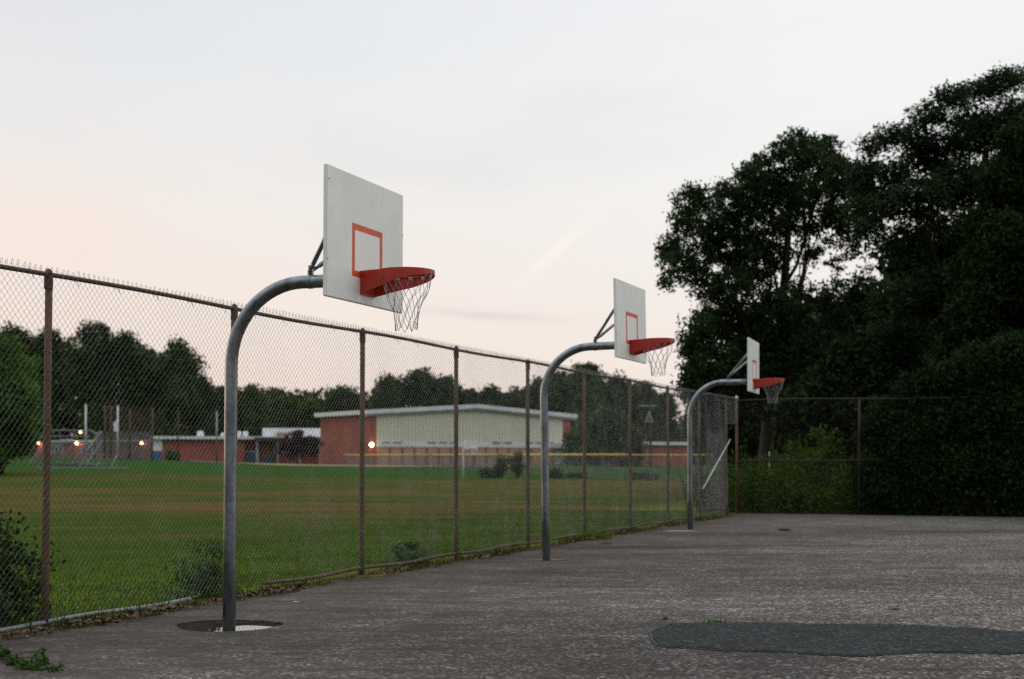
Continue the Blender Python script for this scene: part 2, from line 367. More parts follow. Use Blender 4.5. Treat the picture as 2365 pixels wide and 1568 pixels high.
def gain(nt, c, fac, lo, hi, p0=0.3, p1=0.7):
    return mix(nt, 1.0, c, ramp(nt, fac, [(p0, (lo,)*3), (p1, (hi,)*3)]).outputs[0], 'MULTIPLY')
def asphalt_mat(name='worn asphalt', patch=False):
    m, nt, bs = mat(name)
    P = geopos(nt)
    v = N(nt, 'ShaderNodeTexVoronoi'); v.inputs['Scale'].default_value = 44; nt.links.new(P, v.inputs['Vector'])
    vs = N(nt, 'ShaderNodeSeparateColor'); nt.links.new(v.outputs['Color'], vs.inputs[0])
    v3 = N(nt, 'ShaderNodeTexVoronoi'); v3.inputs['Scale'].default_value = 20; nt.links.new(mapping(nt, P, (1.1, 0.9, 1), rot=(0, 0, 0.5)), v3.inputs['Vector'])
    vs3 = N(nt, 'ShaderNodeSeparateColor'); nt.links.new(v3.outputs['Color'], vs3.inputs[0])
    fine = noise(nt, P, 14, 8, 0.8)
    med = noise(nt, mapping(nt, P, (0.8, 1.5, 1), rot=(0, 0, 0.15)), 1.9, 8, 0.72)
    big = noise(nt, mapping(nt, P, (0.13, 0.30, 1), loc=(1.5, 4.2, 0)), 1.0, 5, 0.6)
    if patch:
        c = ramp(nt, fine.outputs[0], [(0.25, (0.012, 0.015, 0.015)), (0.75, (0.040, 0.044, 0.043))]).outputs[0]
        c = gain(nt, c, med.outputs[0], 0.75, 1.2)
        c = mix(nt, ramp(nt, vs.outputs[0], [(0.80, (0,)*3), (0.97, (0.6,)*3)]).outputs[0], c, (0.13, 0.13, 0.13))
        nt.links.new(c, bs.inputs['Base Color']); bs.inputs['Roughness'].default_value = 0.9; bs.inputs['Specular IOR Level'].default_value = 0.05
        bump(nt, bs, fine.outputs[0], 0.5, 0.01); return m
    binder = ramp(nt, fine.outputs[0], [(0.30, (0.042, 0.037, 0.032)), (0.70, (0.112, 0.100, 0.089))])
    stone = ramp(nt, vs.outputs[0], [(0.0, (0.020, 0.018, 0.017)), (0.5, (0.080, 0.074, 0.068)), (0.80, (0.17, 0.16, 0.15)), (0.91, (0.34, 0.33, 0.31)), (1.0, (0.60, 0.59, 0.57))])
    stone2 = ramp(nt, vs3.outputs[1], [(0.0, (0.036, 0.033, 0.030)), (0.6, (0.088, 0.080, 0.073)), (0.86, (0.13, 0.12, 0.11)), (1.0, (0.26, 0.25, 0.24))])
    stones = mix(nt, 0.28, stone.outputs[0], stone2.outputs[0])
    sep = N(nt, 'ShaderNodeSeparateXYZ'); nt.links.new(P, sep.inputs[0])
    vf = math_(nt, 'ADD', math_(nt, 'MULTIPLY', sep.outputs[0], nd.x), math_(nt, 'MULTIPLY', sep.outputs[1], nd.y))
    vf = math_(nt, 'SUBTRACT', vf, A0.x*nd.x + A0.y*nd.y)       # metres out from the fence: smooth near it, ravelled further out
    wx = math_(nt, 'MULTIPLY', vf, 0.05)
    w = math_(nt, 'ADD', math_(nt, 'MULTIPLY', med.outputs[0], 1.1), wx)
    worn = ramp(nt, w, [(0.58, (0.06,)*3), (0.92, (0.95,)*3)])
    c = mix(nt, worn.outputs[0], binder.outputs[0], stones)
    c = gain(nt, c, big.outputs[0], 0.58, 1.20, 0.34, 0.64)
    c = gain(nt, c, med.outputs[0], 0.82, 1.14, 0.36, 0.62)
    # dark tarry streaks and worn hollows
    st = noise(nt, mapping(nt, P, (0.45, 1.1, 1), rot=(0, 0, -0.05), loc=(9, 2, 0)), 1.0, 9, 0.8)
    sf = ramp(nt, st.outputs[0], [(0.30, (0.8,)*3), (0.47, (0,)*3)])
    c = mix(nt, sf.outputs[0], c, (0.030, 0.028, 0.025))
    ls = noise(nt, mapping(nt, P, (0.3, 0.6, 1), rot=(0, 0, 0.25), loc=(19, 22, 0)), 1.0, 9, 0.75)
    c = mix(nt, ramp(nt, ls.outputs[0], [(0.56, (0,)*3), (0.72, (0.22,)*3)]).outputs[0], c, (0.15, 0.14, 0.125))
    v2 = N(nt, 'ShaderNodeTexVoronoi'); v2.inputs['Scale'].default_value = 8; nt.links.new(mapping(nt, P, (1, 0.7, 1)), v2.inputs['Vector'])
    pit = ramp(nt, v2.outputs['Distance'], [(0.07, (0.75,)*3), (0.13, (0,)*3)])
    c = mix(nt, math_(nt, 'MULTIPLY', pit.outputs[0], ramp(nt, big.outputs[0], [(0.38, (0.1,)*3), (0.6, (1,)*3)]).outputs[0]), c, (0.018, 0.016, 0.014))
    for px_, py_, rx_, ry_, am_ in ((1420, 1266, 2.6, 0.55, 0.75), (1900, 1262, 4.2, 0.35, 0.45), (1640, 1283, 2.5, 0.25, 0.3), (1180, 1556, 1.2, 0.2, 0.4), (2200, 1230, 3.5, 0.4, 0.5), (640, 1512, 0.5, 0.05, 0.8), (700, 1525, 0.22, 0.05, 0.9), (2150, 1550, 0.8, 0.12, 0.6)):
        q_ = gnd(px_, py_); sx = math_(nt, 'DIVIDE', math_(nt, 'SUBTRACT', sep.outputs[0], q_.x), rx_); sy = math_(nt, 'DIVIDE', math_(nt, 'SUBTRACT', sep.outputs[1], q_.y), ry_)
        e_ = math_(nt, 'ADD', math_(nt, 'MULTIPLY', sx, sx), math_(nt, 'MULTIPLY', sy, sy)); e_ = math_(nt, 'ADD', e_, math_(nt, 'MULTIPLY', math_(nt, 'SUBTRACT', med.outputs[0], 0.5), 3.0))
        c = mix(nt, ramp(nt, e_, [(0.1, (am_,)*3), (1.0, (0,)*3)]).outputs[0], c, (0.036, 0.026, 0.019))
    # brown stain bands where water has stood: by the middle pole and along the fence
    mud = noise(nt, P, 1.2, 5, 0.6)
    ed = N(nt, 'ShaderNodeMapRange'); nt.links.new(vf, ed.inputs[0]); ed.inputs[1].default_value = 1.3; ed.inputs[2].default_value = 0.3; ed.clamp = True
    c = mix(nt, math_(nt, 'MULTIPLY', ed.outputs[0], ramp(nt, mud.outputs[0], [(0.38, (0,)*3), (0.6, (0.8,)*3)]).outputs[0]), c, (0.040, 0.028, 0.018))
    nt.links.new(c, bs.inputs['Base Color']); bs.inputs['Roughness'].default_value = 0.85
    bs.inputs['Specular IOR Level'].default_value = 0.08
    c = mix(nt, 1.0, c, (1.10, 1.06, 1.02), 'MULTIPLY'); nt.links.new(c, bs.inputs['Base Color'])
    bump(nt, bs, math_(nt, 'ADD', v.outputs['Distance'], math_(nt, 'MULTIPLY', v3.outputs['Distance'], 1.5)), 0.7, 0.014)
    return m
M['asphalt'] = asphalt_mat()
M['patch'] = asphalt_mat('fresh dark asphalt patch', True)
M['mud'] = weathered('wet dark mud', (0.010, 0.008, 0.006), (0.030, 0.025, 0.019), 7, 0.95, 0, bmp=0.6)
M['mud'].node_tree.nodes['Principled BSDF'].inputs['Specular IOR Level'].default_value = 0.05
M['dirt'] = weathered('tan infield dirt', (0.26, 0.17, 0.08), (0.36, 0.25, 0.13), 0.3, 0.95, 0, bmp=0)
def water():
    m, nt, bs = mat('still puddle water')
    bs.inputs['Base Color'].default_value = (0.02, 0.018, 0.015, 1); bs.inputs['Roughness'].default_value = 0.02
    bs.inputs['IOR'].default_value = 1.33; bs.inputs['Specular IOR Level'].default_value = 1.0
    n = noise(nt, geopos(nt), 14, 2); bump(nt, bs, n.outputs[0], 0.02, 0.002)
    return m
M['water'] = water()

# ------------------------------------------------------------------ GROUND
def build_ground():
    us = sorted(set([-900, -600, -400, -250, -150, -100, -70, -45] + list(np.arange(-40, UC, 3.0)) + [UC-0.15, UC] + list(np.arange(UC+2, 120, 3.5)) + list(np.arange(120, 330, 8)) + [360, 420, 520, 700, 1000, 1500]))
    vsn = [-1500, -1000, -700, -500, -400] + list(np.arange(-340, -120, 10)) + list(np.arange(-120, -10, 4)) + list(np.arange(-10, 0, 1.0)) + [0, COURT_V0-0.1, COURT_V0+0.02, COURT_V0+0.14, 2, 5, 10, 20, 45, 45.3, 60, 80, 110, 150, 220, 400, 800, 1500]
    v = []; nu, nv = len(us), len(vsn)
    for u in us:
        for w in vsn:
            p = uv(u, w)
            z = terrain(p.x, p.y)
            if COURT_V0+0.1 < w < 45.1 and -40 <= u < UC-0.1: z = -0.14
            elif abs(w) < 12 and -1 < w < 0.4 and u < UC: z += 0.012*math.sin(u*1.7)
            v.append((p.x, p.y, z))
    f = [(i*nv+j, (i+1)*nv+j, (i+1)*nv+j+1, i*nv+j+1) for i in range(nu-1) for j in range(nv-1)]
    f = [tuple(reversed(q)) for q in f]
    o = link_np('ground', np.array(v), [tuple(reversed(q)) for q in f], M['field'], None, True)
    o['kind'] = 'structure'; o['label'] = 'grass field ground reaching to the horizon'
build_ground()

# court with a round hole round the nearest pole
HOLE = gnd(527, 1447); HR = 0.47
def court():
    bm = bmesh.new()
    def wob(u): return 0.06*math.sin(u*2.1)+0.045*math.sin(u*5.3+1)+0.03*math.sin(u*11.7+2)
    us = np.arange(-38, UC-0.1, 0.12)
    out = [uv(u, COURT_V0 + wob(u) - 0.02) for u in us]
    out += [uv(UC + 0.05*math.sin(w*3.1)+0.04*math.sin(w*7.7), w) for w in np.arange(COURT_V0, 30, 0.2)]
    out += [uv(UC, 44.9), uv(-39.5, 44.9)]
    hole = [HOLE + Vector((math.cos(a)*HR*(1+0.05*math.sin(3*a)+0.03*math.sin(7*a)+0.02*math.sin(17*a)), math.sin(a)*HR*(1+0.05*math.sin(3*a+1)), 0)) for a in np.linspace(0, 2*math.pi, 48, endpoint=False)]
    for loop in (out, hole):
        vs = [bm.verts.new((p.x, p.y, 0.012)) for p in loop]
        for i in range(len(vs)): bm.edges.new((vs[i], vs[(i+1) % len(vs)]))
    bmesh.ops.triangle_fill(bm, use_beauty=True, use_dissolve=False, edges=bm.edges[:])
    bmesh.ops.recalc_face_normals(bm, faces=bm.faces[:])
    if bm.faces[0].normal.z < 0: bmesh.ops.reverse_faces(bm, faces=bm.faces[:])
    # vertical sides
    be = [e for e in bm.edges if len(e.link_faces) == 1]
    r = bmesh.ops.extrude_edge_only(bm, edges=be)
    for g in r['geom']:
        if isinstance(g, bmesh.types.BMVert): g.co.z = -0.075
    me = bpy.data.meshes.new('court_pavement'); bm.to_mesh(me); bm.free(); me.materials.append(M['asphalt'])
    o = bpy.data.objects.new('court_pavement', me); C.objects.link(o); o['kind'] = 'structure'; o['label'] = 'worn grey asphalt basketball court'
    # bottom of the hole: uneven mud, higher on the left
    mb = MB(); n = 30
    for i in range(n+1):
        for j in range(n+1):
            x = (i/n-0.5)*1.3; y = (j/n-0.5)*1.3
            k_ = max(-(x+0.10)*0.13, (y-0.20)*0.13, -0.014); z = -0.014 + k_ + 0.004*math.sin(13*x+7*y+1)+0.003*math.sin(31*x-23*y)+0.002*math.sin(57*x+40*y); z = min(z, 0.0)-0.001*math.sin(31*x+y)
            mb.v.append((HOLE.x+x, HOLE.y+y, z))
    for i in range(n):
        for j in range(n):
            a = i*(n+1)+j; mb.f.append((a, a+n+1, a+n+2, a+1))
    o = mb.build('muddy_hole_floor', M['mud'], None, True); o['kind'] = 'structure'; o['label'] = 'dark mud in the hole round the nearest pole'
    mb = MB(); ring = [(HOLE.x+math.cos(a)*HR*1.15, HOLE.y+math.sin(a)*HR*1.15, -0.014) for a in np.linspace(0, 2*math.pi, 40, endpoint=False)]
    mb.add(ring, [tuple(range(40))])
    o = mb.build('puddle_water', M['water']); o['kind'] = 'structure'; o['label'] = 'puddle at the foot of the nearest pole'
court()

def sheet(name, pts, z, m, label, th=0.0):
    bm = bmesh.new()
    vs = [bm.verts.new((p[0], p[1], z)) for p in pts]
    f = bm.faces.new(vs); f.normal_update()
    if f.normal.z < 0: f.normal_flip()
    if th:
        be = bm.edges[:]
        r = bmesh.ops.extrude_edge_only(bm, edges=be)
        for g in r['geom']:
            if isinstance(g, bmesh.types.BMVert):
                g.co.z -= th; 
    me = bpy.data.meshes.new(name); bm.to_mesh(me); bm.free(); me.materials.append(m)
    o = bpy.data.objects.new(name, me); C.objects.link(o); o['kind'] = 'structure'; o['label'] = label
    return o
def smooth_loop(pts, n=6, jit=0.0):
    out = []; L = len(pts)
    for i in range(L):
        p0, p1, p2, p3 = (Vector(pts[(i+k-1) % L]) for k in range(4))
        for j in range(n):
            t = j/n
            q = 0.5*((2*p1)+(-p0+p2)*t+(2*p0-5*p1+4*p2-p3)*t*t+(-p0+3*p1-3*p2+p3)*t**3)
            q = q + Vector((random.uniform(-jit, jit), random.uniform(-jit, jit), 0)); out.append(q)
    return out
px_patch = [(1508,1472),(1520,1456),(1552,1451),(1556,1446),(1700,1443),(1900,1446),(2050,1447),(2180,1452),(2290,1459),(2420,1470),(2560,1482),(2600,1496),(2450,1512),(2330,1514),(2240,1511),(2120,1512),(2020,1518),(1960,1520),(1840,1512),(1700,1507),(1560,1499),(1518,1490)]
pl = smooth_loop([gnd(*p) for p in px_patch], 9, 0.022)
pc = Vector((sum(p.x for p in pl)/len(pl), sum(p.y for p in pl)/len(pl), 0))
def seam_w(i): return 0.016+0.020*(0.5+0.5*math.sin(i*0.37))*(0.5+0.5*math.sin(i*0.11+1))+random.uniform(0, 0.012)
so_ = []
for i, p in enumerate(pl):
    t_ = (pl[(i+2) % len(pl)]-pl[i-2]).normalized(); n_ = Vector((t_.y, -t_.x, 0))
    if n_.dot(p-pc) < 0: n_ = -n_
    so_.append(p+n_*seam_w(i))
sheet('tar_seam', so_, 0.019, weathered('old tar seam', (0.010, 0.010, 0.010), (0.028, 0.027, 0.025), 8, 0.8), 'dark tar seam round the asphalt patch', 0.004)
sheet('asphalt_patch', pl, 0.024, M['patch'], 'long dark smooth asphalt patch on the court', 0.011)
fp = gnd(1572, 1228)
sheet('concrete_footing', [fp + Vector((math.cos(a)*(0.34+0.03*math.sin(3*a)), math.sin(a)*(0.13+0.02*math.sin(4*a)), 0)) for a in np.linspace(0, 6.283, 32, endpoint=False)], 0.019, M['concrete'], 'pale concrete footing beside the farthest pole')
fp = gnd(1265, 1296)
sheet('concrete_footing', [fp + Vector((math.cos(a)*0.27, 0.06+math.sin(a)*(0.13+0.03*math.sin(5*a)), 0)) for a in np.linspace(0, 6.283, 32, endpoint=False)], 0.018, weathered('dusty asphalt ring', (0.07, 0.06, 0.052), (0.15, 0.135, 0.12), 9, 0.9), 'dusty worn ring round the middle pole')

# tan infield dirt strip far across the field (lies on the terrain)
def dirt_strip():
    mb = MB(); n = 40; m_ = 5
    for i in range(n+1):
        px = 440 + (1330-440)*i/n
        y0 = 158 + 4*math.sin(i*0.5); y1 = 190 - 26*abs(2*i/n-0.75)
        for j in range(m_+1):
            Y = y0 + (max(y1, y0+1)-y0)*j/m_
            x = X_at(px, Y); mb.v.append((x, Y, terrain(x, Y)+0.05))
    for i in range(n):
        for j in range(m_):
            a = i*(m_+1)+j; mb.f.append((a, a+m_+1, a+m_+2, a+1))
    o = mb.build('infield_dirt', M['dirt']); o['kind'] = 'structure'; o['label'] = 'tan dirt of the ball field in front of the school'
dirt_strip()

# ------------------------------------------------------------------ BASKETBALL HOOPS (local: x along the arm, y along the fence, z up)
AL, ARM_Z, ARC = 1.32, 3.02, 0.70
def make_hoop():
    t = thing('basketball_hoop', '', 'basketball hoop', local=True, group='basketball hoops along the fence')
    path = [(0, 0, -0.15), (0, 0, 0.6), (0, 0, 1.2), (0, 0, 1.8), (0, 0, ARM_Z-ARC)]
    for k in range(1, 17):
        a = math.pi/2*k/16; path.append((ARC*(1-math.cos(a)), 0, ARM_Z-ARC+ARC*math.sin(a)))
    path += [(AL-0.4, 0, ARM_Z), (AL-0.06, 0, ARM_Z)]
    MB().tube(path, 0.057, 24).build('gooseneck_pole', M['galv'], t, True)
    # clamp band round the arm, with bolt ears
    m = MB()
    m.tube([(0.76, 0, ARM_Z), (0.80, 0, ARM_Z)], 0.0615, 20)
    m.box((0.78, 0, ARM_Z+0.075), (0.045, 0.022, 0.05)); m.box((0.79, 0, ARM_Z+0.115), (0.03, 0.07, 0.045))
    m.tube([(0.78, -0.04, ARM_Z+0.075), (0.78, 0.04, ARM_Z+0.075)], 0.009, 8)
    m.build('clamp', M['galv'], t, False)
    for s in (-1, 1):
        p0 = Vector((0.79, s*0.022, ARM_Z+0.10)); p1 = Vector((AL-0.045, s*0.40, 3.60))
        d = (p1-p0)
        m = MB().tube([p0-d*0.02, p0+d*0.08, p0+d*0.09, p1], [0.012, 0.016, 0.021, 0.021], 10)
        m.build('strut', M['galv'], t, True)
    # back plate and board
    m = MB(); m.box((AL-0.05, 0, 3.02), (0.022, 0.34, 0.30)); m.build('mounting_plate', M['galv'], t)
    bm = bmesh.new(); bmesh.ops.create_cube(bm, size=1)
    for v in bm.verts: v.co = Vector((AL-0.02+v.co.x*0.036, v.co.y*1.47, 3.332+v.co.z*1.067))
    bmesh.ops.bevel(bm, geom=bm.edges[:], offset=0.006, segments=2, affect='EDGES')
    me = bpy.data.meshes.new('backboard'); bm.to_mesh(me); bm.free(); me.materials.append(M['board'])
    b = bpy.data.objects.new('backboard', me); C.objects.link(b); b.parent = t
    m = MB(); xf = AL-0.0008
    y0, y1, z0, z1, w = -0.285, 0.30, 3.015, 3.46, 0.052
    def plate(ya, yb, za, zb): m.add([(xf, ya, za), (xf, yb, za), (xf, yb, zb), (xf, ya, zb), (xf-0.004, ya, za), (xf-0.004, yb, za), (xf-0.004, yb, zb), (xf-0.004, ya, zb)], [(0,1,2,3),(7,6,5,4),(0,4,5,1),(1,5,6,2),(2,6,7,3),(3,7,4,0)])
    plate(y0, y1, z1-w, z1); plate(y0, y1, z0, z0+w); plate(y0, y0+w, z0+w, z1-w); plate(y1-w, y1, z0+w, z1-w)
    s = m.build('target_square', M['orange'], b)
    m = MB()
    for yy, zz in ((-0.70, 3.75), (-0.72, 3.10), (0.72, 3.5)): MB().sphere((AL-0.002, yy, zz), (0.004, 0.007, 0.007), 8, 5).build('bolt', M['debris'], b)
    # rim: two stacked rods, a tapering U shaped wall back to the board
    rim = None; cx, rr, rz = AL+0.365, 0.229, 3.07
    m = MB()
    for zz, r2 in ((0, 0.009), (-0.022, 0.009)):
        pts = [(cx+rr*math.cos(a), rr*math.sin(a), rz+zz) for a in np.linspace(0, 2*math.pi, 49)]
        m.tube(pts, r2, 8, False)
    rim = m.build('rim', M['rimred'], t, True)
    m = MB(); path = []
    path.append((AL+0.002, -0.13)); path.append((AL+0.06, -0.15))
    for a in np.linspace(-math.pi*0.70, math.pi*0.70, 41): path.append((cx+(rr+0.006)*math.cos(a), (rr+0.006)*math.sin(a)))
    path.append((AL+0.06, 0.15)); path.append((AL+0.002, 0.13))
    k = len(path)
    for off in (0, 0.005):
        for i, (x, y) in enumerate(path):
            dx, dy = (x-cx), y; l = math.hypot(dx, dy)
            fx = (x-AL)/(cx+rr-AL); h = 0.195*(1-fx)+0.035*fx
            px_, py_ = x + dx/l*off*(1 if x > AL+0.01 else 0), y + dy/l*off
            m.v.append((px_, py_, rz+0.004)); m.v.append((px_, py_, rz-h))
    for off in (0, 1):
        for i in range(k-1):
            a = off*2*k+2*i; q = (a, a+2, a+3, a+1); m.f.append(q if off else tuple(reversed(q)))
    for i in range(k-1):
        a = 2*i; b2 = 2*k+2*i
        m.f.append((a, a+2, b2+2, b2)); m.f.append((a+1, b2+1, b2+3, a+3))
    # back flange and top web
    m.box((AL+0.006, 0, rz-0.095), (0.010, 0.27, 0.20)); m.box((AL+0.085, 0, rz-0.012), (0.16, 0.27, 0.006))
    m.build('rim_bracket', M['rimred'], rim)
    # hooks
    for i in range(12):
        m = MB(); a = 2*math.pi*(i+0.5)/12; c = Vector((cx+(rr-0.012)*math.cos(a), (rr-0.012)*math.sin(a), rz-0.026))
        tt = Vector((-math.sin(a), math.cos(a), 0))*0.012
        m.tube([c-tt-Vector((0, 0, 0.022)), c-tt, c+tt, c+tt-Vector((0, 0, 0.022))], 0.0032, 6)
        m.build('net_hook', M['clip'], rim)
    # chain net
    def net(seed, skew):
        r_ = random.Random(seed); rows = [(0, rr-0.012, -0.03), (1, 0.185, -0.15), (2, 0.150, -0.245), (3, 0.122, -0.335), (4, 0.105, -0.425), (5, 0.100, -0.50)]
        node = {}
        for (k_, rad, dz) in rows:
            for i in range(12):
                a = 2*math.pi*(i+0.5*(k_ % 2)+0.5)/12
                j = 0.016 if k_ else 0.0
                node[k_, i] = Vector((cx+(rad+r_.uniform(-j, j))*math.cos(a)+skew*dz*0.05, (rad+r_.uniform(-j, j))*math.sin(a), rz+dz+r_.uniform(-j, j)))
        m = MB()
        def chain(p, q, sag):
            L = (q-p).length; n = max(3, int(L/0.014)); pts = []; rad = []
            for s_ in range(2*n+1):
                f_ = s_/(2*n); pts.append(p.lerp(q, f_)+Vector((0, 0, -sag*4*f_*(1-f_)))); rad.append(0.0030 if s_ % 2 else 0.0014)
            m.tube(pts, rad, 5)
        for k_ in range(5):
            for i in range(12):
                ii = i if k_ % 2 == 0 else (i+1) % 12; jj = (i-1) % 12 if k_ % 2 == 0 else i
                chain(node[k_, i], node[k_+1, ii], 0.004); chain(node[k_, i], node[k_+1, jj], 0.004)
        return m
    net(3, 0.0).build('chain_net', M['chain'], t)
    return t
hoop0 = make_hoop()
hoops = [hoop0, copy_tree(hoop0), copy_tree(hoop0)]
YAW = math.atan2(nd.y, nd.x)
for o, (px, py, lean, lab) in zip(hoops, ((529, 1453, 0.1, 'largest and nearest basketball hoop, its gooseneck pole standing in the puddle'),
        (1262, 1296, -0.9, 'middle basketball hoop of the row, its net hanging beside the edge of the big tree'),
        (1594, 1224, 0.15, 'smallest and farthest basketball hoop, its backboard against the dark trees'))):
    p = gnd(px, py); o.location = (p.x, p.y, 0.0)
    o.rotation_euler = (0, R(lean), YAW + (R(3.5) if 'smallest' in lab else R(1.0) if 'largest' in lab else 0)); o['label'] = lab
    o.scale = ((1.045,)*3 if 'nearest' not in lab else (1.013,)*3)

# ------------------------------------------------------------------ CHAIN LINK
def chainlink(P0, d, nrm, L, z0, z1, diag=0.074, r=0.00145, seed=1, wob=0.020, zfun=None):
    """interlocked zigzag strands as three sided wires; returns verts, faces"""
    d = np.array(d)[:3]; nrm = np.array(nrm)[:3]; P0 = np.array(P0)[:3]
    h = diag/2; ns = int(L/h); nz = int((z1-z0)/h)
    i = np.arange(ns)[:, None]; k = np.arange(nz+1)[None, :]
    ph = ((k + i) % 2)
    u = i*h + ph*h*1.02 + 0*k
    z = z1 - k*h + 0*i
    lr = np.random.default_rng(seed)
    off = wob*(np.sin(u*1.9+seed)*np.sin(z*1.3+1)+0.5*np.sin(u*4.1+z*2.3)) + (ph*2-1)*0.0022
    u = u + 0.004*np.sin(z*3.1+u*0.7) + lr.normal(0, 0.0008, u.shape)
    P = P0[None, None, :] + u[..., None]*d + off[..., None]*nrm + np.stack([0*z, 0*z, z], -1)
    A = P[:, :-1].reshape(-1, 3); B = P[:, 1:].reshape(-1, 3)
    return wires(A, B, r)
def wires(A, B, r):
    D = B-A; D = D/np.linalg.norm(D, axis=1, keepdims=True)
    ref = np.where(np.abs(D[:, 2:3]) > 0.9, np.array([[1.0, 0, 0]]), np.array([[0, 0, 1.0]]))
    U = np.cross(D, ref); U /= np.linalg.norm(U, axis=1, keepdims=True); W = np.cross(D, U)
    n = len(A); V = np.empty((n, 6, 3))
    for j in range(3):
        a = 2*math.pi*j/3; o = (U*math.cos(a)+W*math.sin(a))*r
        V[:, j] = A+o; V[:, 3+j] = B+o
    base = (np.arange(n)*6)[:, None]
    Fq = np.concatenate([base+np.array([[0, 1, 4, 3]]), base+np.array([[1, 2, 5, 4]]), base+np.array([[2, 0, 3, 5]])])
    return V.reshape(-1, 3), Fq
def join(*vf):
    V = []; Fs = []; k = 0
    for v, f in vf: V.append(v); Fs.append(f+k); k += len(v)
    return np.concatenate(V), np.concatenate(Fs)

RZ = 3.17
def main_fence():
    base = uv(0, 0)
    t = thing('chain_link_fence', 'long brown chain link fence with rusty posts running behind the basketball hoops', 'fence', base)
    U0 = -2*BAY
    # posts; each leans a little
    leans = {0: 0.0, 1: 0.0}
    for i in range(-2, 10):
        u = i*BAY if i < 9 else U_GATE
        le = random.uniform(-0.012, 0.012)
        m = MB(); m.tube([uv(u, 0, -0.2), uv(u, 0, 0.5), uv(u+le, 0, 1.8), uv(u+le*1.3, 0, RZ-0.03)], 0.033, 12)
        p = m.build('post', M['rust'], t, True)
        m = MB(); m.tube([uv(u, 0, RZ-0.13), uv(u, 0, RZ-0.01)], 0.040, 12); m.sphere(uv(u, 0, RZ+0.01), (0.036, 0.036, 0.045), 10, 6)
        m.build('post_cap', M['rail'], p)
    m = MB(); m.tube([uv(U_END, 0, -0.2), uv(U_END, 0, RZ+0.03)], 0.038, 12); p = m.build('corner_post', M['rust'], t, True)
    m = MB(); m.sphere(uv(U_END, 0, RZ+0.07), (0.05, 0.05, 0.06), 10, 6); m.build('post_cap', M['silver'], p)
    def rz(u): return RZ + 0.012*math.sin(u*1.1) + (0.05 if u > 8.3*BAY else 0)
    m = MB()
    us = np.arange(U0, U_END+0.01, 0.5); m.tube([uv(u, 0.0, rz(u)) for u in us], 0.022, 10); m.build('top_rail', M['rail'], t, True)
    m = MB(); us = np.arange(BAY*0.05, 8*BAY, 0.4); us = [u for u in us if u > 1.2*BAY]
    m.tube([uv(u, 0.0, 0.085+0.015*math.sin(u*2.3)) for u in us], 0.024, 8); m.build('bottom_rail', M['rust'], t, True)
    m = MB(); m.tube([uv(u, 0.01, 0.05+0.01*math.sin(u*3)) for u in np.arange(-1.6*BAY, 0.75*BAY, 0.4)], 0.022, 8); tag(m.build('bottom_rail', M['dullmetal'], t, True), 'bare silvery pipe lying along the foot of the fence')
    # diagonal brace and gate parts
    m = MB(); m.tube([at(1686.6, 1015, 38.45), at(1623.5, 1129, 36.0)], 0.015, 8); m.build('brace', M['silver'], t, True)
    m = MB(); m.tube([uv(U_GATE, 0, 2.5), uv(U_END, 0, 2.5)], 0.02, 8); m.build('gate_header', M['rust'], t, True)
    # wire fabric
    P0 = uv(U0, 0.040)
    a = chainlink(P0, fd, nd, U_GATE-U0, 0.05, RZ+0.035)
    b = chainlink(uv(U_GATE, 0.04), fd, nd, U_END-U_GATE, 2.5, RZ+0.05)
    # knuckled loops above the rail
    h = 0.074; n = int((U_END-U0)/h); c = np.arange(n)*h + h*0.5
    lr = np.random.default_rng(5); c = c + lr.normal(0, 0.004, n); hh = 0.034+lr.normal(0, 0.004, n)
    prof = [(-0.006, -0.012), (-0.011, 0.012), (-0.011, 0.7), (-0.005, 1.0), (0.005, 1.0), (0.011, 0.7), (0.011, 0.012), (0.006, -0.012)]
    A = []; B = []
    lean_ = lr.normal(0, 0.12, n)
    for q in range(len(prof)-1):
        for s_, lst in ((prof[q], A), (prof[q+1], B)):
            zz = np.where(abs(s_[1]) < 0.02, s_[1], s_[1]*hh)
            lst.append(np.array(P0)[None, :] + (c+s_[0]+zz*lean_)[:, None]*np.array(fd)[None, :] + np.stack([0*c, 0*c, RZ+0.030+zz], -1))
    k = wires(np.concatenate(A), np.concatenate(B), 0.0021)
    V, Fq = join(a, b, k)
    link_np('wire_mesh', V, Fq, M['wire'], t)
    # tie wires
    m = MB()
    for i in range(-2, 9):
        for z in (0.6, 1.2, 1.8, 2.4):
            u = i*BAY; zz = z+random.uniform(-0.1, 0.1)
            m = MB(); m.tube([uv(u+0.036*math.cos(a_), 0.036*math.sin(a_), zz+0.01*math.cos(a_*2)) for a_ in np.linspace(0, 6.28, 9)], 0.0028, 5, False); m.build('post_tie', M['wire'], t)
    for u in np.arange(-1.5, U_GATE-3, 0.62):
        m = MB(); m.tube([uv(u, 0.025*math.cos(a_), RZ+0.025*math.sin(a_)) for a_ in np.linspace(0, 6.28, 9)], 0.0028, 5, False)
        m.tube([uv(u, 0.03, RZ-0.02), uv(u+0.01, 0.045, RZ-0.075)], 0.003, 5); m.build('rail_tie', M['wire'], t)
    # open gate leaf swung on to the field side
    g0 = uv(U_GATE-0.02, -0.06); g1 = at(1640, 1183, 39.6); g1.z = 0
    dd = (g1-g0).normalized(); L = 1.12; up = Vector((0, 0, 1))
    def gp(s, z): return g0 + dd*s + up*(z-0.04*s)
    m = MB(); m.tube([gp(0, 0.1), gp(0, 2.32), gp(L, 2.30), gp(L+0.03, 0.08), gp(0, 0.1)], 0.021, 8)
    m.tube([gp(0, 1.2), gp(L, 1.2)], 0.016, 8)
    g = m.build('gate', M['rust'], t, False)
    V, Fq = chainlink(g0, dd, Vector((dd.y, -dd.x, 0)), L, 0.1, 2.28, 0.074, 0.0024, 9, 0.004)
    link_np('gate_mesh', V, Fq, M['wire'], g)
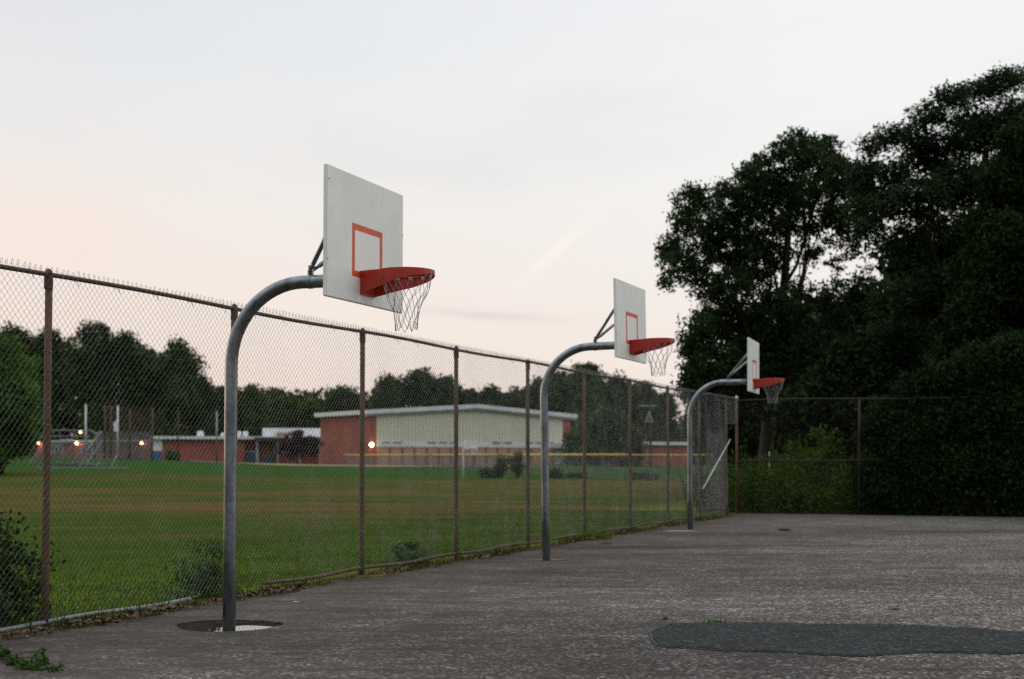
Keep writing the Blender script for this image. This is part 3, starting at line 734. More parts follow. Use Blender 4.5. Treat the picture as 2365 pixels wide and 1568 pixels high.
    for z_ in (0.5, 1.9): m = MB(); m.tube([gp(0.03, z_), gp(-0.05, z_)], 0.03, 8); m.build('hinge', M['rust'], g)
main_fence()

def back_fence():
    base = uv(U_END, 3.35)
    t = thing('chain_link_fence', 'dark chain link fence across the far end of the court, half covered by vines', 'fence', base)
    for v_ in (3.35, 6.7, 10.0, 13.4, 16.7, 20.0):
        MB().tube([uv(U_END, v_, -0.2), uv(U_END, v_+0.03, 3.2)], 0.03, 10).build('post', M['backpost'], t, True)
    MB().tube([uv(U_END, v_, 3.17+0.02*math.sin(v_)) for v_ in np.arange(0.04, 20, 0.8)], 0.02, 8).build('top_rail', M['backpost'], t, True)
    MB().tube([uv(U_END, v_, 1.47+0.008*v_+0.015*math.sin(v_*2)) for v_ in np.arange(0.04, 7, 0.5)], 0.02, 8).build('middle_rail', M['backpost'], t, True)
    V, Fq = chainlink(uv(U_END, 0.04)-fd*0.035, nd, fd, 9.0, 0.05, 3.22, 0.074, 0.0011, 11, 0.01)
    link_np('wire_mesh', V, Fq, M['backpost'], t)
back_fence()

# ------------------------------------------------------------------ FOLIAGE
def leaves(centers, size, seed, aspect=0.45, droop=0.0, flat=0.0):
    lr = np.random.default_rng(seed); n = len(centers)
    s = size*(0.6+0.8*lr.random(n))
    D = lr.normal(size=(n, 3)); D[:, 2] = D[:, 2]*(1-flat) - droop
    D /= np.linalg.norm(D, axis=1, keepdims=True)
    Rr = lr.normal(size=(n, 3)); Rr[:, 2] += flat*2
    W = np.cross(D, Rr); W /= np.linalg.norm(W, axis=1, keepdims=True)
    V = np.empty((n, 4, 3))
    V[:, 0] = centers - D*s[:, None]*0.5
    V[:, 1] = centers + W*(s*aspect*0.5)[:, None] - D*s[:, None]*0.05
    V[:, 2] = centers + D*s[:, None]*0.5
    V[:, 3] = centers - W*(s*aspect*0.5)[:, None] - D*s[:, None]*0.05
    Fq = np.arange(n*4).reshape(n, 4)
    return V.reshape(-1, 3), Fq
def crown_points(blobs, n_clump, per, clump_r, seed, shell=0.35, flatz=1.0):
    """blobs: (center, radius[, weight]); clumps sit mostly near each blob's surface"""
    lr = np.random.default_rng(seed); out = []
    vol = np.array([(b[1]**2.3)*(b[2] if len(b) > 2 else 1.0) for b in blobs]); share = vol/vol.sum()
    for b, sh in zip(blobs, share):
        k = max(2, int(n_clump*sh)); c = np.array(b[0]); r = b[1]
        d = lr.normal(size=(k, 3)); d /= np.linalg.norm(d, axis=1, keepdims=True)
        rr = (shell + (1-shell)*lr.random(k)**0.6)*r*(0.85+0.3*lr.random(k))
        cc = c + d*rr[:, None]*np.array([1, 1, flatz])
        pr = clump_r*(0.6+0.8*lr.random(k))
        pts = cc[:, None, :] + np.clip(lr.normal(size=(k, per, 3)), -1.7, 1.7)*pr[:, None, None]*np.array([1, 1, 0.7])*0.55
        out.append(pts.reshape(-1, 3))
    return np.concatenate(out)
def trunk_mb(base, top, blobs, r0, seed=1, limbs=8):
    lr = random.Random(seed); m = MB()
    base = Vector(base); top = Vector(top)
    pts = []; rad = []
    for i in range(9):
        f = i/8; p = base.lerp(top, f)
        p = p + Vector((math.sin(f*5+seed)*0.25*r0*4*f*(1-f), math.cos(f*4+seed)*0.25*r0*4*f*(1-f), 0))
        pts.append(p); rad.append(r0*(1.25 if i == 0 else 1)*(1-0.72*f))
    m.tube(pts, rad, 10)
    bl = sorted(blobs, key=lambda b: -b[1])[:limbs]
    for b in bl:
        c = Vector(b[0]); f = max(0.2, min(0.85, (c.z-base.z)/(top.z-base.z)*0.62)); p0 = base.lerp(top, f)
        q = [p0]; 
        for s_ in (0.33, 0.66, 1.0):
            w = p0.lerp(c, s_); w.z -= (c.z-p0.z)*0.18*math.sin(s_*math.pi); w += Vector((lr.uniform(-1, 1), lr.uniform(-1, 1), lr.uniform(-1, 1)))*b[1]*0.12
            q.append(w)
        r1 = r0*0.42*(1-f*0.5); m.tube(q, [r1, r1*0.7, r1*0.45, r1*0.15], 7)
        for _ in range(3):
            e = c + Vector((lr.uniform(-1, 1), lr.uniform(-1, 1), lr.uniform(-0.6, 1)))*b[1]*0.8
            m.tube([q[2], q[2].lerp(e, 0.5)+Vector((0, 0, 0.1*b[1])), e], [r1*0.35, r1*0.22, r1*0.06], 5)
    return m
def tree(name, label, cat, base, top, blobs, leafsize, n_clump, per, clump_r, m, r0, seed, group=None, aspect=0.5, flatz=1.0, shell=0.35, droop=0.0, flat=0.0, limbs=8, extra=None):
    t = thing(name, label, cat, base, group=group)
    trunk_mb(base, top, blobs, r0, seed, limbs).build('trunk', M['bark'], t, True)
    pts = crown_points(blobs, n_clump, per, clump_r, seed, shell, flatz)
    if extra is not None: pts = np.concatenate([pts, extra])
    V, Fq = leaves(pts, leafsize, seed+50, aspect, droop, flat)
    link_np('crown', V, Fq, m, t)
    return t
def pb(lst, Y, seed=0, dj=1.0):
    """blobs given where they show and how wide, at distance Y"""
    lr = random.Random(seed); out = []
    for b in lst:
        y = Y + lr.uniform(-dj, dj)*1.5; p = at(b[0], b[1], y); out.append((p, b[2]*y/F) + ((b[3],) if len(b) > 3 else ()))
    return out

# the two big trees and the vine hung tree on the right
T1 = [(1600,462,40),(1588,515,42,.8),(1553,575,34),(1545,645,26,.8),(1600,610,52,.8),(1632,520,40,.8),(1690,462,48),(1690,560,72),(1752,408,50),(1835,352,56),(1895,372,58),(1790,470,78),(1890,470,72,.7),(1948,410,44),
      (1950,500,45,.5),(1750,600,70,.9),(1690,670,58),(1625,660,36,.7),(1870,560,52,.45),(1850,690,50,.5),(1930,690,45,.5),(1790,740,72,.9),(1700,760,62),(1640,745,38),(1606,790,34),(1606,845,32),(1650,850,60),(1610,900,40),(1730,860,80),(1840,830,70),(1930,760,45,.6),(1590,890,22),(1540,600,22,.7),(1612,800,36),(1600,862,30),(1612,760,34),(1985,420,34,.7),(1970,520,40,.7),(1960,570,34,.5),(1975,690,44,.7),(1925,615,24,.4),(1995,610,22,.35),(2000,670,40,.6),(1590,800,20,.5)]
B1 = pb(T1, 52, 1)
bx = at(1760, 1060, 53); tree('broadleaf_tree', 'tall dark rounded tree left of the darker wood, sky showing through its crown', 'tree', (bx.x, bx.y, 0), at(1830, 420, 52.5), B1, 0.165, 3300, 26, 0.26, M['leaf_oak'], 0.32, 11, 'big trees beyond the court', 0.42, droop=0.5, limbs=14)
T2 = [(2000,395,36,.9),(1990,450,36,.9),(2000,520,42,.9),(1985,480,30,.8),(2020,460,44),(1970,405,22,.8),(2015,335,30,.9),(2060,318,34),(2110,315,34),(2060,400,50,.8),(2145,270,40),(2195,225,38),(2250,215,42),(2310,190,38),(2355,185,34),(2430,170,60),(2150,360,62),(2240,310,70),(2340,290,80),(2440,300,90),(2050,480,44,.7),(2120,460,66,.9),(2220,430,80),(2330,420,90),
      (2040,570,36,.5),(2090,560,60,.8),(2190,560,90),(2310,560,100),(2440,520,110),(2060,690,60,.6),(2150,680,80),(2270,690,100),(2400,700,110),(2080,790,75),(2190,810,90)]
B2 = pb(T2, 47, 2)
bx = at(2230, 1060, 48); tree('broadleaf_tree', 'tallest dark tree with feathery layered branches reaching up at the right edge', 'tree', (bx.x, bx.y, 0), at(2280, 300, 47.5), B2, 0.17, 5600, 24, 0.32, M['leaf_ash'], 0.34, 12, 'big trees beyond the court', 0.36, flatz=0.75, flat=0.45, limbs=14)
T3 = [(2345,330,40),(2390,330,60),(2310,420,45),(2380,450,80),(2270,520,45),(2340,560,70),(2420,600,100),(2240,620,40),(2310,660,70),(2250,720,55),(2380,740,100),(2280,810,70),(2200,820,45),(2370,860,90),(2460,850,120)]
B3 = pb(T3, 42.5, 3, 0.5)
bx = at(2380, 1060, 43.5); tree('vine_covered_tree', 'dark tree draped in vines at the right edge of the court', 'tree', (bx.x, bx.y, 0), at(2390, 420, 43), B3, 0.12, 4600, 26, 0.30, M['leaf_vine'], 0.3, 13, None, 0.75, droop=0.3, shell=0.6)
# smaller trees that close the gap under the big ones
T4 = [(1960,850,60),(2030,870,70),(1900,900,60),(1980,940,70),(2080,900,80),(1850,960,60),(1930,1000,60),(2050,990,80)]
B4 = pb(T4, 50, 4, 0.6); bx = at(1970, 1060, 50.5)
tree('understorey_tree', 'low dark tree in the gap between the two big trees behind the far fence', 'tree', (bx.x, bx.y, 0), at(1970, 880, 50), B4, 0.24, 1500, 20, 0.38, M['leaf_oak'], 0.16, 14, None, 0.5)
T5 = [(1650,900,44),(1625,915,26),(1680,950,60),(1740,930,60),(1665,1000,44),(1720,1010,60),(1790,960,60),(1800,1030,50)]
B5 = pb(T5, 60, 5, 0.6); bx = at(1680, 1060, 60.5)
tree('understorey_tree', 'low dark tree under the left big tree, just above the open gate', 'tree', (bx.x, bx.y, 0), at(1680, 900, 60), B5, 0.28, 1300, 20, 0.42, M['leaf_oak'], 0.16, 15, None, 0.5)

# vine thicket on the back fence (its own thing)
VT = [(2010,1000,34),(2050,950,40),(2110,905,40),(2180,875,46),(2260,850,55),(2340,830,60),(2430,830,80),(2010,1080,40),(2070,1030,55),(2150,980,65),(2240,960,80),(2340,950,90),(2450,950,110),
      (2000,1150,32),(2050,1130,50),(2130,1090,65),(2220,1080,80),(2330,1080,95),(2450,1080,110),(2110,1160,36),(2200,1165,40),(2300,1165,45),(2400,1165,50),(2560,1000,130),(2700,1000,140),(2560,1120,80),(2700,1120,80)]
def thicket():
    bl = []
    for i, b in enumerate(VT):
        a = (b[0]-1182.5)/F
        # distance of the back fence along this sight line, plus a little
        v_ = (a*(A0.y+fd.y*U_END) - (A0.x+fd.x*U_END))/(nd.x - a*nd.y)
        Y = A0.y + fd.y*U_END + nd.y*v_
        r = b[2]*Y/F; p = at(b[0], b[1], Y + 0.45*r + 0.15)
        if p.z - r < 0: p.z = max(r*0.75, 0.3)
        bl.append((p, r))
    t = thing('vine_thicket', 'dense mass of vines and brush swallowing the far fence at the right', 'bush', uv(U_END+0.8, 8))
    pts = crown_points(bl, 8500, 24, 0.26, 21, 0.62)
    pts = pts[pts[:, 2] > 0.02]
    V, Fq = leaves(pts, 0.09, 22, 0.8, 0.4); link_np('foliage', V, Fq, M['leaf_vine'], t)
    m = MB(); lr = random.Random(5)
    for b in bl:
        c = Vector(b[0]); g_ = Vector((c.x+lr.uniform(-.5, .5), c.y+0.3, 0))
        m.tube([g_, g_.lerp(c, 0.5)+Vector((lr.uniform(-.2, .2), lr.uniform(-.2, .2), 0)), c], [0.03, 0.022, 0.01], 5)
    m.build('stem', M['bark'], t)
thicket()

# woods behind everything on the right: one mass
def woods():
    bl = []; lr = random.Random(9)
    for px in range(1760, 2950, 52):
        top = 880 if px < 1620 else (800 if px < 1800 else 640 if px > 2120 else 760)
        for py in range(top, 1100, 60):
            Y = 66 + lr.uniform(0, 9); p = at(px+lr.uniform(-25, 25), py+lr.uniform(-20, 20), Y); bl.append((p, 62*Y/F))
    pts = crown_points(bl, 5200, 12, 0.7, 31, 0.2); pts = pts[pts[:, 2] > 0]
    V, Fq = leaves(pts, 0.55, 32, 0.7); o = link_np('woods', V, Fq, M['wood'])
    tag(o, 'dark mass of woods behind the big trees at the right', 'woods', kind='stuff')
woods()

# tall weeds behind the far fence
def weeds_mass():
    lr = np.random.default_rng(41); blades = []
    n = 2600; U = U_END + 0.25 + lr.random(n)**1.2*9; Vv = -1.6 + lr.random(n)*8.5
    hN = 1.25 + 0.35*np.sin(Vv*2.3)+0.25*np.sin(U*1.9+Vv*5) + lr.normal(0, 0.22, n); hN = np.clip(hN, 0.35, 2.3)*(0.75+0.05*(U-U_END)) 
    P = np.array([tuple(uv(u, v)) for u, v in zip(U, Vv)])
    cs = []; A = []; B = []
    for i in range(n):
        h = hN[i]; k = int(9+h*9); f = lr.random(k)**0.8
        ln = lr.normal(0, 0.12, 2)
        q = np.stack([P[i, 0]+ln[0]*f*h+lr.normal(0, 0.06*(1.15-f), k), P[i, 1]+ln[1]*f*h+lr.normal(0, 0.06*(1.15-f), k), f*h], -1); cs.append(q)
        A.append(P[i]); B.append([P[i, 0]+ln[0]*h, P[i, 1]+ln[1]*h, h])
    V, Fq = leaves(np.concatenate(cs), 0.13, 42, 0.34, -0.5)
    Wv, Wf = wires(np.array(A, dtype=float), np.array(B, dtype=float), 0.005)
    V, Fq = join((V, Fq), (Wv, Wf))
    tag(link_np('weeds', V, Fq, M['leaf_weed']), 'tall green weeds growing behind the far fence', 'weeds', kind='stuff')
weeds_mass()
def simple_shrub(name, label, base, blobs, size, ncl, per, cr, m, seed, cat='shrub', group=None, aspect=0.5, shell=0.2, droop=0.0):
    t = thing(name, label, cat, base, group=group)
    pts = crown_points(blobs, ncl, per, cr, seed, shell); pts = pts[pts[:, 2] > base[2]-0.02]
    V, Fq = leaves(pts, size, seed, aspect, droop); link_np('foliage', V, Fq, m, t)
    mb = MB(); lr = random.Random(seed)
    for b in blobs:
        c = Vector(b[0]); g_ = Vector(base)+Vector((lr.uniform(-.1, .1), lr.uniform(-.1, .1), -0.02))
        for _ in range(3):
            e = c + Vector((lr.uniform(-1, 1), lr.uniform(-1, 1), lr.uniform(-.3, 1)))*b[1]*0.7
            r1 = max(0.004, b[1]*0.03); mb.tube([g_, g_.lerp(e, 0.5)+Vector((lr.uniform(-1, 1), lr.uniform(-1, 1), 0))*b[1]*0.15, e], [r1, r1*0.7, r1*0.3], 5)
    mb.build('stem', M['bark'], t)
    return t
p = at(1905, 1060, 41.5); p.z = 0
simple_shrub('sapling', 'thin leafy sapling rising above the weeds behind the far fence', p, pb([(1895,1000,18),(1908,1030,26),(1925,1045,24),(1890,1060,24),(1930,1010,12)], 41.5, 6, 0.2), 0.11, 80, 11, 0.2, M['leaf_weed'], 61)
p = gnd(1830, 1182); simple_shrub('bramble', 'low bright green bramble at the foot of the far fence', (p.x, p.y+0.6, 0), pb([(1810,1160,16),(1850,1155,18),(1835,1170,14)], 40.6, 7, 0.2), 0.13, 110, 12, 0.16, M['leaf_shrub'], 62)
m = MB(); p = at(1777, 1046, 43); p.z = 0; mm = MB().tube([p, (p.x, p.y, 1.75)], 0.014, 8); o = mm.build('marker_post', M['whitepaint']); tag(o, 'thin pale marker post standing in the weeds behind the far fence', 'post')

# near plants at the main fence
p = uv(1.9*BAY*0.45, -0.25)
def pf(px, py, v):  # point in the plane parallel to the fence, v metres off it
    d = ray(px, py); o = Vector((0, 0, HC)); q = uv(0, v); t = (q-o).dot(nd)/d.dot(nd); return o + d*t
sb = [(pf(15,1230,-0.5), 0.13), (pf(40,1280,-0.5), 0.14), (pf(5,1290,-0.55), 0.28), (pf(80,1320,-0.45), 0.20), (pf(30,1370,-0.5), 0.30), (pf(95,1370,-0.4), 0.14), (pf(-60,1250,-0.6), 0.35), (pf(-50,1380,-0.6), 0.4), (pf(60,1420,-0.4), 0.18), (pf(0,1440,-0.3), 0.22), (pf(110,1400,-0.4), 0.10)]
b0 = pf(25, 1440, -0.5); simple_shrub('shrub', 'dark leafy shrub behind the fence at the left edge of the photo', (b0.x, b0.y, 0), sb, 0.06, 190, 14, 0.13, M['leaf_dark'], 71, aspect=0.6)
sb = [(pf(455,1385,-0.3), 0.22), (pf(490,1330,-0.3), 0.18), (pf(435,1320,-0.35), 0.14), (pf(455,1255,-0.35), 0.07), (pf(500,1275,-0.3), 0.10), (pf(400,1390,-0.3), 0.12), (pf(500,1390,-0.2), 0.24), (pf(470,1270,-0.3), 0.09), (pf(425,1400,-0.25), 0.14), (pf(540,1395,-0.1), 0.17)]
b0 = pf(475, 1420, -0.25); simple_shrub('shrub', 'sprawling green shrub behind the nearest pole, growing through the fence', (b0.x, b0.y, 0), sb, 0.05, 250, 13, 0.12, M['leaf_shrub'], 72)
sb = [(pf(930,1290,-0.3), 0.13), (pf(950,1272,-0.3), 0.10), (pf(915,1270,-0.3), 0.07), (pf(960,1300,-0.2), 0.13)]
b0 = pf(940, 1310, -0.25); simple_shrub('shrub', 'small broad leaved weed bush at the fence between the nearest and the middle pole', (b0.x, b0.y, 0), sb, 0.08, 60, 8, 0.09, M['leaf_shrub'], 73, aspect=0.8)
# fallen leafy branch on the court
fb = [(gnd(8,1522)+Vector((0,0,0.03)), 0.06), (gnd(30,1540)+Vector((0,0,0.03)), 0.05), (gnd(56,1550)+Vector((0,0,0.03)), 0.05), (gnd(84,1552)+Vector((0,0,0.03)), 0.05), (gnd(98,1548)+Vector((0,0,0.08)), 0.045), (gnd(93,1548)+Vector((0,0,0.13)), 0.03), (gnd(120,1554)+Vector((0,0,0.03)), 0.045), (gnd(42,1545)+Vector((0,0,0.07)), 0.03), (gnd(-40,1505)+Vector((0,0,0.08)), 0.12)]
b0 = gnd(-40, 1520); simple_shrub('low_plant', 'low green plant creeping on to the asphalt in the bottom left corner', (b0.x, b0.y, 0.012), fb, 0.035, 190, 10, 0.03, M['leaf_shrub'], 74, 'plant')

# grass on the field near the fence, and weeds and litter along the asphalt edge
def grass(name, label, pts, hmin, hmax, wid, m, seed, lean=0.35):
    lr = np.random.default_rng(seed); n = len(pts)
    h = hmin + (hmax-hmin)*lr.random(n)**1.5; a = lr.random(n)*6.283; le = h*lean*lr.random(n)*1.5
    tip = pts + np.stack([np.cos(a)*le, np.sin(a)*le, h], -1); b = a+1.57+lr.normal(0, 0.6, n)
    W = np.stack([np.cos(b), np.sin(b), 0*b], -1)*(wid*(0.7+0.6*lr.random(n)))[:, None]*0.5
    mid = pts*0.5+tip*0.5 + np.stack([0*h, 0*h, h*0.08], -1)
    V = np.stack([pts-W, pts+W, mid+W*0.8, tip, mid-W*0.8], 1).reshape(-1, 3)
    Fq = np.arange(n*5).reshape(n, 5)
    o = link_np(name, V, Fq, m); tag(o, label, 'grass', kind='stuff'); return o
lr = np.random.default_rng(81)
n = 120000; U = -4 + lr.random(n)**0.85*34; Vv = -0.35 - np.minimum(lr.exponential(2.6, n), 14)
pts = np.array([A0.x, A0.y, 0])[None] + U[:, None]*np.array(fd) + Vv[:, None]*np.array(nd); pts[:, 2] = 0.0
grass('field_grass', 'short mown grass just behind the long fence', pts, 0.02, 0.06, 0.012, M['grassblade'], 82)
n = 9000; U = -5 + lr.random(n)*33; dens = 0.5+0.5*np.sin(U*1.3+0.6)*np.sin(U*0.47+2)
dens = dens*(0.4+0.9*(np.sin(U*3.7)*np.sin(U*1.9+1) > -0.1)); keep = lr.random(n) < np.clip(dens, 0.05, 1); U = U[keep]; n = len(U)
Vv = 0.17 + lr.normal(0, 0.12, n); pts = np.array([A0.x, A0.y, 0])[None] + U[:, None]*np.array(fd) + Vv[:, None]*np.array(nd); pts[:, 2] = 0.0
grass('edge_weeds', 'weeds and grass along the edge of the asphalt under the long fence', pts, 0.02, 0.13, 0.012, M['edgeblade'], 83, 0.7)
n = 1100; U = U_END-0.3+lr.random(n)*0.5; Vv = 0.3+lr.random(n)*16
pts = np.array([A0.x, A0.y, 0])[None] + U[:, None]*np.array(fd) + Vv[:, None]*np.array(nd); pts[:, 2] = 0.0
grass('end_weeds', 'fringe of weeds where the asphalt ends at the far fence', pts, 0.03, 0.18, 0.02, M['leaf_vine'], 84, 0.5)
# dead leaves
def litter():
    lr = np.random.default_rng(91); n = 400
    U = np.concatenate([-2.5+lr.random(70)*6.5, lr.random(70)*26] + [lr.normal(c_, 0.35, 26) for c_ in (-1.6, -0.4, 0.5, 1.1, 1.5, 3.4, 6.3, 9.5, 15.5, 21.0)]); Vv = 0.27+np.abs(lr.normal(0, 0.10, n))
    V = []; Fs = []
    for i in range(n):
        c = np.array(uv(U[i], Vv[i], 0.022+0.02*lr.random())); s = 0.02+0.035*lr.random(); a = lr.random()*6.28
        k = 7; ring = []
        for j in range(k):
            b = a+6.283*j/k; rr = s*(0.55+0.45*(j % 2))*(0.8+0.4*lr.random()); ring.append(c+np.array([math.cos(b)*rr, math.sin(b)*rr*0.8, 1.1*s*lr.random()]))
        Fs.append(tuple(range(len(V), len(V)+k))); V += [tuple(q) for q in ring]
    tag(link_np('leaf_litter', np.array(V), Fs, M['deadleaf']), 'dry brown leaves caught along the foot of the long fence', 'leaves', kind='stuff')
litter()
# small things lying on the court
def lump(name, label, cat, px, py, sx, sy, sz, m, seed):
    bm = bmesh.new(); bmesh.ops.create_icosphere(bm, subdivisions=2, radius=1); lr = random.Random(seed)
    p = gnd(px, py)
    for v in bm.verts:
        k = 1+lr.uniform(-0.2, 0.2); v.co = Vector((v.co.x*sx*k, v.co.y*sy*k, max(-0.3, v.co.z)*sz*k+sz*0.3+0.012))
    me = bpy.data.meshes.new(name); bm.to_mesh(me); bm.free(); me.materials.append(m)
    o = bpy.data.objects.new(name, me); C.objects.link(o); o.location = (p.x, p.y, 0); tag(o, label, cat)
lump('wood_scrap', 'flat dark scrap lying on the asphalt to the right of the farthest pole', 'debris', 1811, 1227, 0.14, 0.09, 0.045, M['debris'], 1)
lump('stone', 'dark stone on the asphalt just above the left end of the dark patch', 'stone', 1537, 1433, 0.028, 0.028, 0.022, M['stone'], 2)
lump('stone', 'dark stone on the asphalt above the middle of the dark patch', 'stone', 2068, 1412, 0.03, 0.03, 0.022, M['stone'], 3)
lump('paper_scrap', 'tiny white scrap in the weeds to the right of the nearest pole', 'litter', 683, 1393, 0.03, 0.015, 0.006, M['paper'], 4)
# tuft at the patch edge and at the far posts
for k, (px, py, lab) in enumerate(((1655, 1442, 'small grass tuft at the upper edge of the dark patch'), (1372, 1246, 'green tuft by the fence to the right of the middle pole'), (1398, 1258, 'tiny tuft out on the asphalt right of the middle pole'))):
    p = gnd(px, py); nn = (60, 420, 60)[k]; sp = (0.05, 0.16, 0.06)[k]
    pts = np.array(p)[None]+np.random.default_rng(k).normal(0, sp, (nn, 3)); pts[:, 2] = 0.01
    o = grass('grass_tuft', lab, pts, 0.02, (0.05, 0.2, 0.05)[k], 0.012, M['grassblade'], 95+k, 0.5); del o['kind']; o['category'] = 'grass tuft'

# ------------------------------------------------------------------ BUILDINGS
def uvbox(mb_faces): pass
def wall_obj(name, quads, m, parent):
    """quads: list of 4 world points (bottom-left, bottom-right, top-right, top-left), UV in metres"""
    bm = bmesh.new(); uvl = bm.loops.layers.uv.new('UVMap')
    b = BASE.get(parent.name, Vector()) if parent else Vector()
    for q in quads:
        q = [Vector(p) for p in q]; vs = [bm.verts.new(p-b) for p in q]; f = bm.faces.new(vs)
        ax = (q[1]-q[0]); ax.z = 0; ax = ax.normalized() if ax.length > 1e-6 else Vector((1, 0, 0))
        for l, p in zip(f.loops, q): l[uvl].uv = ((p-q[0]).dot(ax), p.z)
    me = bpy.data.meshes.new(name); bm.to_mesh(me); bm.free(); me.materials.append(m)
    o = bpy.data.objects.new(name, me); C.objects.link(o)
    if parent: o.parent = parent; BASE[o.name] = b
    return o
UP = Vector((0, 0, 1))
class Front:
    """a wall plane from p to q; s metres along it, z height, out = metres in front"""
    def __init__(s, p, q):
        s.p = Vector((p.x, p.y, 0)); d = Vector((q.x-p.x, q.y-p.y, 0)); s.L = d.length; s.d = d.normalized(); s.n = Vector((s.d.y, -s.d.x, 0))
        s.rot = Matrix((s.d, -s.n, UP)).transposed()
    def P(s, a, z, out=0.0): return s.p + s.d*a + s.n*out + UP*z
    def S(s, px):   # distance along the wall where sight line px meets it
        r_ = ray(px, 1000); k = (px-1182.5)/F; k = r_.x/r_.y
        return (s.p.x - k*s.p.y)/(k*s.d.y - s.d.x)
    def Y(s, a): return (s.p+s.d*a).y
    def box(s, mb, a0, a1, z0, z1, o0, o1): mb.box(s.P((a0+a1)/2, (z0+z1)/2, (o0+o1)/2), (abs(a1-a0), abs(o1-o0), z1-z0), s.rot); return mb
    def window(s, a0, a1, z0, z1, parent, frame='whitepaint', pane='glass', fw=0.12, n=1):
        m = MB()
        s.box(m, a0, a1, z1-fw, z1, 0.01, 0.10); s.box(m, a0, a1, z0, z0+fw, 0.01, 0.14); s.box(m, a0, a0+fw, z0+fw, z1-fw, 0.01, 0.10); s.box(m, a1-fw, a1, z0+fw, z1-fw, 0.01, 0.10)
        for i in range(1, n):
            c = a0+(a1-a0)*i/n; s.box(m, c-fw/2, c+fw/2, z0+fw, z1-fw, 0.01, 0.095)
        w = m.build('window', M[frame], parent)
        m = MB(); s.box(m, a0+fw, a1-fw, z0+fw, z1-fw, 0.01, 0.045); m.build('pane', M[pane], w)
def shell(name, fr, depth, z0, z1, m, parent, top=None):
    a, b = fr.P(0, 0), fr.P(fr.L, 0); c, d = fr.P(fr.L, 0, -depth), fr.P(0, 0, -depth)
    q = lambda p, r_: [p+UP*z0, r_+UP*z0, r_+UP*z1, p+UP*z1]
    return wall_obj(name, [q(a, b), q(b, c), q(c, d), q(d, a)], m, parent)

